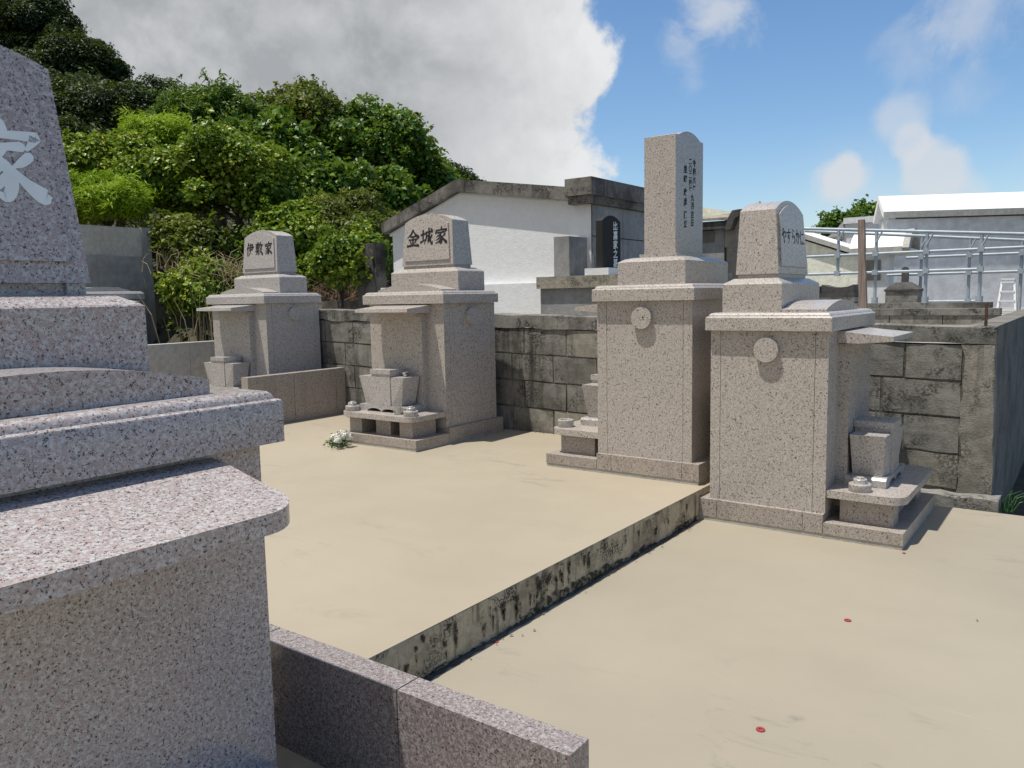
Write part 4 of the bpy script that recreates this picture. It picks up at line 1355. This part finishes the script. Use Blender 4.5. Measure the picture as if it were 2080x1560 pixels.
ld = thing("stepladder", "white aluminium stepladder standing in front of the grey building", "ladder", (-1.03, 13.0, 1.2), 0)
for s in (-1, 1):
    for (yb, yt) in ((0.0, 0.14), (0.32, 0.18)):
        bm = bmesh.new()
        b0, b1 = Vector((s * 0.118, yb, 0.0)), Vector((s * 0.072, yt, 0.53))
        w = Vector((0.013, 0, 0))
        dp_ = Vector((0, 0.02, 0))
        add_hexa(bm, [b0 - w, b0 + w, b0 + w + dp_, b0 - w + dp_, b1 - w, b1 + w, b1 + w + dp_, b1 - w + dp_])
        finish(bm, "rail", M_ALU, ld)
for i in range(4):
    z = 0.10 + 0.13 * i
    k = 0.118 - 0.046 * z / 0.53
    box("step", M_ALU, ld, -k, k, 0.14 * z / 0.53 - 0.012, 0.14 * z / 0.53 + 0.03, z, z + 0.022, 0.002)
box("top_step", M_ALU, ld, -0.085, 0.085, 0.12, 0.24, 0.5305, 0.555, 0.003)

bm = bmesh.new()
prev = None
rng = random.Random(3)
for i in range(13):
    z = 1.2 + (2.36 - 1.2) * i / 12
    cx = -1.99 - 0.053 * (i / 12) + rng.uniform(-.002, .002)
    w = 0.036 + rng.uniform(-.003, .003) - 0.004 * (i > 6)
    cur = [bm.verts.new((cx - w, 8.97, z)), bm.verts.new((cx + w, 8.97 + rng.uniform(-.003, .003), z)), bm.verts.new((cx + w, 9.03, z)), bm.verts.new((cx - w, 9.03, z))]
    if prev:
        for k in range(4):
            bm.faces.new([prev[k], prev[(k + 1) % 4], cur[(k + 1) % 4], cur[k]])
    else:
        bm.faces.new(cur[::-1])
    prev = cur
bm.faces.new(prev)
tag(finish(bm, "wooden_post", M_WOOD), "weathered grey-brown wooden post leaning slightly before the scaffold", "post")

# ------------------------------------------------------------------ vegetation
def leaf_mesh(name, cent, nrm, size, aspect, mat, seed, parent, fold=0.25, droop=0.0):
    """one folded leaf (two triangles) for each centre"""
    r = np.random.default_rng(seed)
    n = len(cent)
    rv = r.normal(size=(n, 3))
    t = np.cross(nrm, rv)
    t /= np.linalg.norm(t, axis=1)[:, None] + 1e-9
    t[:, 2] -= droop
    t /= np.linalg.norm(t, axis=1)[:, None] + 1e-9
    b = np.cross(nrm, t)
    b /= np.linalg.norm(b, axis=1)[:, None] + 1e-9
    L = (size * r.uniform(0.65, 1.35, n))[:, None]
    W = L * aspect * 0.5
    v = np.empty((n, 4, 3))
    v[:, 0] = cent - t * L * 0.5
    v[:, 1] = cent + b * W + nrm * L * fold * aspect
    v[:, 2] = cent + t * L * 0.5
    v[:, 3] = cent - b * W + nrm * L * fold * aspect
    idx = np.arange(n) * 4
    tris = np.stack([idx, idx + 1, idx + 2, idx, idx + 2, idx + 3], 1).reshape(-1)
    me = bpy.data.meshes.new(name)
    me.vertices.add(n * 4)
    me.vertices.foreach_set("co", v.reshape(-1))
    me.loops.add(n * 6)
    me.loops.foreach_set("vertex_index", tris.astype(np.int32))
    me.polygons.add(n * 2)
    me.polygons.foreach_set("loop_start", (np.arange(n * 2) * 3).astype(np.int32))
    me.polygons.foreach_set("loop_total", np.full(n * 2, 3, np.int32))
    me.update()
    me.validate()
    return link_mesh(name, me, mat, parent)


KIND = {  # material, leaf size, aspect, leaves per clump-area, clump radius, up bias, droop
    'dark': (L_DARK, 0.115, 0.5, 1.8, 0.60, 0.45, 0.0),
    'vine': (L_VINE, 0.088, 0.85, 2.0, 0.46, 0.55, 0.1),
    'vined': (L_VINE, 0.074, 0.85, 1.8, 0.32, 0.5, 0.1),
    'big': (L_BIG, 0.15, 0.72, 1.9, 0.54, 0.45, 0.35),
    'fern': (L_FERN, 0.14, 0.17, 3.6, 0.30, 0.5, 0.25),
    'fernd': (L_BIG, 0.14, 0.28, 2.8, 0.48, 0.5, 0.2),
    'olive': (L_OLIVE, 0.10, 0.6, 2.0, 0.46, 0.5, 0.15),
    'olivef': (L_OLIVE, 0.105, 0.32, 2.6, 0.38, 0.5, 0.15),
}
NAMES = {'dark': 'evergreen_tree', 'vine': 'vine_shrub', 'vined': 'vine_shrub', 'big': 'broadleaf_tree', 'fern': 'feathery_shrub', 'fernd': 'feathery_tree', 'olive': 'olive_green_tree', 'olivef': 'olive_green_shrub'}


def plant(x, y, z, rx, rz, kind, seed, label, group=None, name=None, dens=1.0):
    mat, ls, asp, den, cr_, upb, droop = KIND[kind]
    r = np.random.default_rng(seed)
    gz = hill_z(x, y)
    root = thing(name or NAMES[kind], label, "tree" if 'tree' in (name or NAMES[kind]) else "shrub", (x, y, gz - 0.1), 0, group)
    zc_ = z - (gz - 0.1)
    # clump centres: most on the outer shell of an uneven ellipsoid
    nc = int(max(18, 3.6 * (rx * rx * 2 + 2 * rx * rz) / (cr_ * cr_)))
    u = r.normal(size=(nc, 3))
    u[:, 2] = np.where(u[:, 2] < -0.35, -u[:, 2] * 0.6, u[:, 2])
    u /= np.linalg.norm(u, axis=1)[:, None]
    rr = r.uniform(0.35, 1.0, nc) ** 0.45
    wob = 1 + 0.22 * np.sin(u[:, 0] * 5 + seed) * np.cos(u[:, 1] * 4 + seed * 2) + r.normal(0, 0.07, nc)
    cc = u * (rr * wob)[:, None] * np.array([max(rx - cr_ * 0.5, rx * 0.55)] * 2 + [max(rz - cr_ * 0.45, rz * 0.5)])
    cc[:, 2] += zc_
    crs = cr_ * r.uniform(0.35, 1.15, nc)
    cents, nrms = [], []
    for c, q, out in zip(cc, crs, u):
        m = int(den * dens * 11.0 * q * q / (ls * ls * max(asp, 0.35)) * 0.5)
        d_ = r.normal(size=(m, 3)) + out * 0.35 + np.array([0, 0, 0.25])
        d_ /= np.linalg.norm(d_, axis=1)[:, None]
        rad_ = q * (r.uniform(0.30, 1.0, m) ** 0.4 * 1.05 + 0.10 * np.sin(d_[:, 0] * 9 + c[0] * 7) * np.cos(d_[:, 1] * 8 + d_[:, 2] * 7))
        p = c + d_ * rad_[:, None] * np.array([1.0, 1.0, 0.8])
        nn = d_ * (1 - upb) + np.array([0, 0, upb]) + r.normal(0, 0.38, (m, 3))
        nn /= np.linalg.norm(nn, axis=1)[:, None]
        cents.append(p)
        nrms.append(nn)
    # loose shoots standing out of the crown break its outline
    ns = int(20 + 14 * rx * rx / (cr_ * cr_) * 0.5)
    for _ in range(ns):
        k_ = r.integers(nc)
        o_ = u[k_] + r.normal(0, 0.45, 3) + np.array([0, 0, 0.35])
        o_ /= np.linalg.norm(o_)
        st_ = cc[k_] + o_ * crs[k_] * 0.75
        ln_ = r.uniform(0.6, 2.6) * ls + crs[k_] * 0.35
        m = int(r.uniform(9, 20) * (1.8 if asp < 0.4 else 1.0))
        tt = r.uniform(0, 1, m)
        p = st_ + o_ * (tt * ln_)[:, None] + np.array([0, 0, -0.35]) * (tt ** 2 * ln_)[:, None] + r.normal(0, ls * 0.42, (m, 3))
        nn = r.normal(0, 0.5, (m, 3)) + np.array([0, 0, 0.8])
        nn /= np.linalg.norm(nn, axis=1)[:, None]
        cents.append(p)
        nrms.append(nn)
    cents = np.vstack(cents)
    nrms = np.vstack(nrms)
    leaf_mesh("crown", cents, nrms, ls, asp, mat, seed + 1, root, droop=droop)
    # trunk with limbs reaching into the crown
    bm = bmesh.new()
    tr = max(0.03, rx * 0.07)
    top = Vector((r.normal(0, 0.1) * rx, r.normal(0, 0.1) * rx, zc_ - rz * 0.15))
    mid = top * 0.55 + Vector((r.normal(0, 0.06) * rx, r.normal(0, 0.06) * rx, 0))
    add_tube(bm, (0, 0, -0.3), mid, tr * 1.25, tr, 8)
    add_tube(bm, mid, top, tr, tr * 0.65, 8)
    for c in cc[r.permutation(nc)[:12]]:
        add_tube(bm, mid.lerp(top, r.uniform(0.3, 1.0)), Vector(c), tr * 0.42, tr * 0.12, 5)
    finish(bm, "trunk", M_BARK, root, smooth=40)
    return root


VEG = [
    (-31.31, 13.25, 10.77, 2.09, 2.18, 'dark', "tallest dark evergreen tree at the top left corner"),
    (-28.78, 13.98, 9.31, 1.61, 1.61, 'dark', "dark evergreen just right of the tallest tree on the skyline"),
    (-27.37, 12.28, 7.59, 1.73, 1.41, 'dark', "dark evergreen below the tallest tree, beside the foreground headstone"),
    (-24.90, 12.81, 7.10, 1.58, 1.13, 'dark', "broad dark evergreen midway down the skyline slope"),
    (-23.26, 13.70, 7.09, 1.27, 1.08, 'dark', "dark evergreen at the skyline notch left of the feathery tree"),
    (-18.23, 12.32, 5.85, 1.40, 1.07, 'fernd', "dark feathery tree with rounded crown above the vine mounds"),
    (-16.76, 9.96, 5.18, 0.63, 0.48, 'fern', "bright yellow-green feathery shrub high on the slope"),
    (-18.41, 15.39, 6.33, 1.57, 1.18, 'olive', "olive green tree on the skyline right of the feathery tree"),
    (-16.60, 15.92, 5.57, 1.44, 1.30, 'big', "large-leaved green tree on the skyline above the white house tomb"),
    (-16.28, 17.64, 4.83, 1.13, 0.96, 'big', "large-leaved tree rising behind the house tomb's left roof edge"),
    (-16.99, 19.68, 5.02, 0.79, 0.82, 'dark', "small dark tree ending the skyline at the house tomb's ridge"),
    (-16.39, 8.57, 4.37, 0.96, 0.62, 'vine', "vine-covered mound high beside the foreground headstone"),
    (-14.98, 7.60, 3.40, 0.78, 0.55, 'fern', "bright feathery shrub above the dark concrete wall"),
    (-15.35, 9.10, 3.95, 0.85, 0.66, 'vine', "sunlit vine-covered shrub left of the largest mound"),
    (-14.13, 9.81, 3.86, 1.22, 1.05, 'vine', "largest round vine-covered mound in the middle of the slope"),
    (-15.83, 12.23, 4.73, 1.11, 1.02, 'big', "dark green broad-leaved tree above the largest vine mound"),
    (-14.07, 12.02, 3.72, 0.98, 0.95, 'big', "vine-covered shrub right of the largest mound"),
    (-11.99, 10.89, 2.88, 0.82, 0.73, 'olivef', "fine-leaved reddish green shrub left of the house tomb's eave"),
    (-12.33, 9.88, 2.58, 0.79, 0.75, 'vine', "vine shrub behind the farthest lettered headstone's right side"),
    (-13.20, 9.30, 2.30, 0.70, 0.50, 'vined', "shady vine shrub behind the farthest lettered headstone"),
    (-13.64, 8.45, 2.52, 0.65, 0.53, 'olive', "olive shrub mixed with straw beside the dark concrete wall"),
    (-11.97, 7.63, 1.67, 0.49, 0.54, 'vined', "glossy dark shrub above the pale concrete wall"),
    (-10.73, 10.19, 2.20, 0.43, 0.52, 'vine', "small bright shrub hanging beside the stained concrete block"),
    (-10.91, 9.70, 2.07, 0.53, 0.44, 'vined', "dark shrub between the two three-character headstones"),
    (-11.48, 8.53, 1.74, 0.59, 0.51, 'vined', "low dark shrub right behind the tomb by the slope"),
    (-9.05, 8.02, 2.05, 0.30, 0.42, 'vined', "leafy shrub trailing over the stained concrete block by the house tomb"),
    (-13.39, 13.48, 3.66, 0.69, 0.80, 'big', "broad-leaved shrub under the skyline trees beside the house roof"),
    (-19.93, 9.31, 5.01, 0.70, 1.05, 'dark', "dark shrub hugging the foreground headstone's right edge"),
]
for i, (x, y, z, rx, rz, k, lab) in enumerate(VEG):
    plant(x, y, z, rx * 1.12, rz * 1.12, k, 100 + i * 7, lab, "trees and shrubs on the hillside")
plant(-7.27, 29.1, 3.80, 0.48, 0.34, 'big', 901, "rounder of two small trees peeping over the scaffold", "small far trees at the right", name="far_tree")
plant(-6.85, 31.2, 4.20, 0.42, 0.32, 'big', 902, "upper of two small trees beside the grey building's gable", "small far trees at the right", name="far_tree")

# undergrowth over the slope: nobody could count it
r = np.random.default_rng(5)
pts = []
while len(pts) < 12000:
    x, y = r.uniform(-34, -8.6), r.uniform(7.4, 26)
    z = hill_z(x, y)
    if z > 0.55 and not (x > -15.6 and x < -14.6 and y < 8.8):
        pts.append((x, y, z + abs(r.normal(0, 0.22))))
pts = np.array(pts)
nn = r.normal(0, 0.5, pts.shape) + np.array([0, 0, 1])
nn /= np.linalg.norm(nn, axis=1)[:, None]
tag(leaf_mesh("undergrowth", pts, nn, 0.15, 0.7, L_DARK, 6, None), "leafy green undergrowth covering the hillside", "undergrowth", kind='stuff')


def blades(name, mat, loc, label, cat, n, h, spread, rad_, seed, bend=0.5, group=None, lay=0.0):
    """tuft of thin bent stalks"""
    rg = random.Random(seed)
    bm = bmesh.new()
    for i in range(n):
        p = Vector((rg.gauss(0, spread), rg.gauss(0, spread), rg.uniform(0, lay)))
        a = rg.uniform(0, 2 * math.pi)
        hh = h * rg.uniform(0.5, 1.1)
        dr = Vector((math.cos(a), math.sin(a), 0)) * rg.uniform(0.15, 1.0) * bend
        q = p + Vector((0, 0, hh * 0.55)) + dr * hh * 0.4
        e = q + Vector((0, 0, hh * 0.45 * (1 - bend * 0.6))) + dr * hh * 0.7
        add_tube(bm, p, q, rad_, rad_ * 0.8, 4, False)
        add_tube(bm, q, e, rad_ * 0.8, rad_ * 0.25, 4, False)
    o = finish(bm, name, mat, None, loc)
    return tag(o, label, cat, group)


blades("dry_stalks", M_STRAW, (-11.5, 7.35, 0.85), "pale dry stalks crossing above the pale concrete wall", "dry stalks", 30, 1.25, 0.26, 0.009, 21, 0.35, "dead plants on the slope")
blades("dry_grass", M_STRAW, (-12.45, 8.0, 1.75), "straw-coloured dead grass between the dark wall and the shrub", "dry grass", 230, 0.5, 0.34, 0.006, 22, 0.9, "dead plants on the slope", lay=0.5)
blades("dry_grass", M_STRAW, (-11.60, 7.95, 1.70), "tangled dry grass left of the farthest lettered headstone", "dry grass", 240, 0.42, 0.27, 0.006, 23, 1.0, "dead plants on the slope", lay=0.4)
blades("dead_vines", M_BROWNSTRAW, (-10.2, 9.0, 1.0), "brown dead vines heaped behind the wall between lettered tombs", "dead vines", 420, 0.6, 0.36, 0.007, 24, 1.0, "dead plants on the slope", lay=0.7)
blades("dead_vines", M_BROWNSTRAW, (-11.2, 9.2, 1.0), "brown dead vines beside the farthest lettered headstone", "dead vines", 300, 0.7, 0.36, 0.007, 25, 1.0, "dead plants on the slope", lay=0.6)
blades("grass_tuft", M_STALK, (-0.50, 6.90, -0.05), "green grass tuft growing at the foot of the block wall corner", "grass", 34, 0.20, 0.045, 0.003, 26, 0.8)


def leafy(name, loc, label, n, size, seed, spread):
    rg = np.random.default_rng(seed)
    root = thing(name, label, "plant", loc)
    c = rg.normal(0, 1, (n, 3)) * np.array(spread) + np.array([0, 0, spread[2] * 1.6])
    nn = rg.normal(0, 0.6, (n, 3)) + np.array([0, 0, 0.7])
    nn /= np.linalg.norm(nn, axis=1)[:, None]
    leaf_mesh("leaves", c, nn, size, 0.42, M_STALK, seed, root)
    bm = bmesh.new()
    for i in range(6):
        add_tube(bm, (0, 0, 0), tuple(c[i]), 0.004, 0.002, 5)
    finish(bm, "stems", M_STALK, root)
    return root


leafy("green_weed", (-6.74, 6.22, GU), "green weed growing between the low wall and the bouquet tomb's table", 26, 0.085, 31, (0.05, 0.05, 0.07))

# bouquet of white chrysanthemums laid at the foot of the second tomb
BQ = thing("flower_bouquet", "white chrysanthemum bouquet lying on the floor before a tomb", "bouquet", (-5.90, 5.17, GU + 0.004), rad(-35))
rg = np.random.default_rng(77)
for i, (x, y, z) in enumerate([(-0.10, 0.0, 0.085), (-0.02, 0.03, 0.105), (0.05, -0.03, 0.085), (0.13, 0.02, 0.11), (0.17, -0.05, 0.075), (0.10, 0.07, 0.085), (-0.05, -0.06, 0.07)]):
    n = 130
    dv = rg.normal(size=(n, 3))
    dv[:, 2] = np.abs(dv[:, 2]) * 0.9 - 0.2
    dv /= np.linalg.norm(dv, axis=1)[:, None]
    c = np.array([x, y, z]) + dv * (0.045 * rg.uniform(0.4, 1.0, n))[:, None]
    leaf_mesh("flower_head", c, dv, 0.030, 0.38, M_PETAL, 300 + i, BQ, 0.3)
n = 170
c = rg.normal(0, 1, (n, 3)) * np.array([0.105, 0.045, 0.016]) + np.array([0.0, -0.03, 0.03])
c[:, 2] = np.maximum(c[:, 2], 0.008)
nn = rg.normal(0, 0.7, (n, 3)) + np.array([0, 0, 0.5])
nn /= np.linalg.norm(nn, axis=1)[:, None]
leaf_mesh("leaves", c, nn, 0.045, 0.35, M_STALK, 310, BQ)
bm = bmesh.new()
for i in range(9):
    add_tube(bm, (rg.uniform(-.05, .1), rg.uniform(-.05, .05), 0.03), (-0.30 + rg.uniform(-.05, .05), rg.uniform(-.06, .03), 0.012), 0.003, 0.003, 5)
for i in range(2):
    add_tube(bm, (0.08, 0.03, 0.05), (0.10 + rg.uniform(-.05, .08), 0.05 + rg.uniform(-.03, .06), 0.16 + rg.uniform(-.03, .04)), 0.006, 0.001, 5)
finish(bm, "stems", M_STALK, BQ)

# small red survey rings fixed to the lower floor
for (x, y, rr_, lab) in [(-0.922, 4.009, 0.017, "small red ring marker out in the middle of the lower floor"), (-0.937, 2.79, 0.017, "small red ring marker nearest the camera on the lower floor"),
                         (-2.222, 4.05, 0.010, "small red marker at the foot of the step, far part"), (-2.218, 2.845, 0.010, "small red marker at the foot of the step, near part"), (-0.893, 5.262, 0.010, "small red marker at the corner of the lower-floor tomb's base")]:
    o = lathe("red_marker", M_RED, None, [(rr_ * 0.30, 0.0), (rr_, 0.0), (rr_ * 0.95, 0.004), (rr_ * 0.36, 0.004), (rr_ * 0.30, 0.0)], (x, y, 0.001), 20)
    tag(o, lab, "marker", "red floor markers")

# bits of dead leaf and grit blown against the step and the walls: too small to pick apart
r = np.random.default_rng(12)
P_ = []
for _ in range(26):
    P_.append((-2.235 + abs(r.normal(0, 0.05)), r.uniform(2.3, 5.2), 0.006))
for _ in range(26):
    P_.append((r.uniform(-4.9, -3.3), 6.74 - abs(r.normal(0, 0.06)), GU + 0.005))
for _ in range(4):
    P_.append((r.uniform(-7.2, -2.5), r.uniform(2.6, 6.4), GU + 0.005))
for _ in range(2):
    P_.append((r.uniform(-2.0, 1.2), r.uniform(2.6, 6.2), 0.005))
P_ = np.array(P_)
nn = r.normal(0, 0.18, P_.shape) + np.array([0, 0, 1])
nn /= np.linalg.norm(nn, axis=1)[:, None]
tag(leaf_mesh("leaf_litter", P_, nn, 0.019, 0.5, M_BROWNSTRAW, 13, None, 0.3), "tiny brown leaf bits scattered over the concrete floors", "leaf litter", kind='stuff')
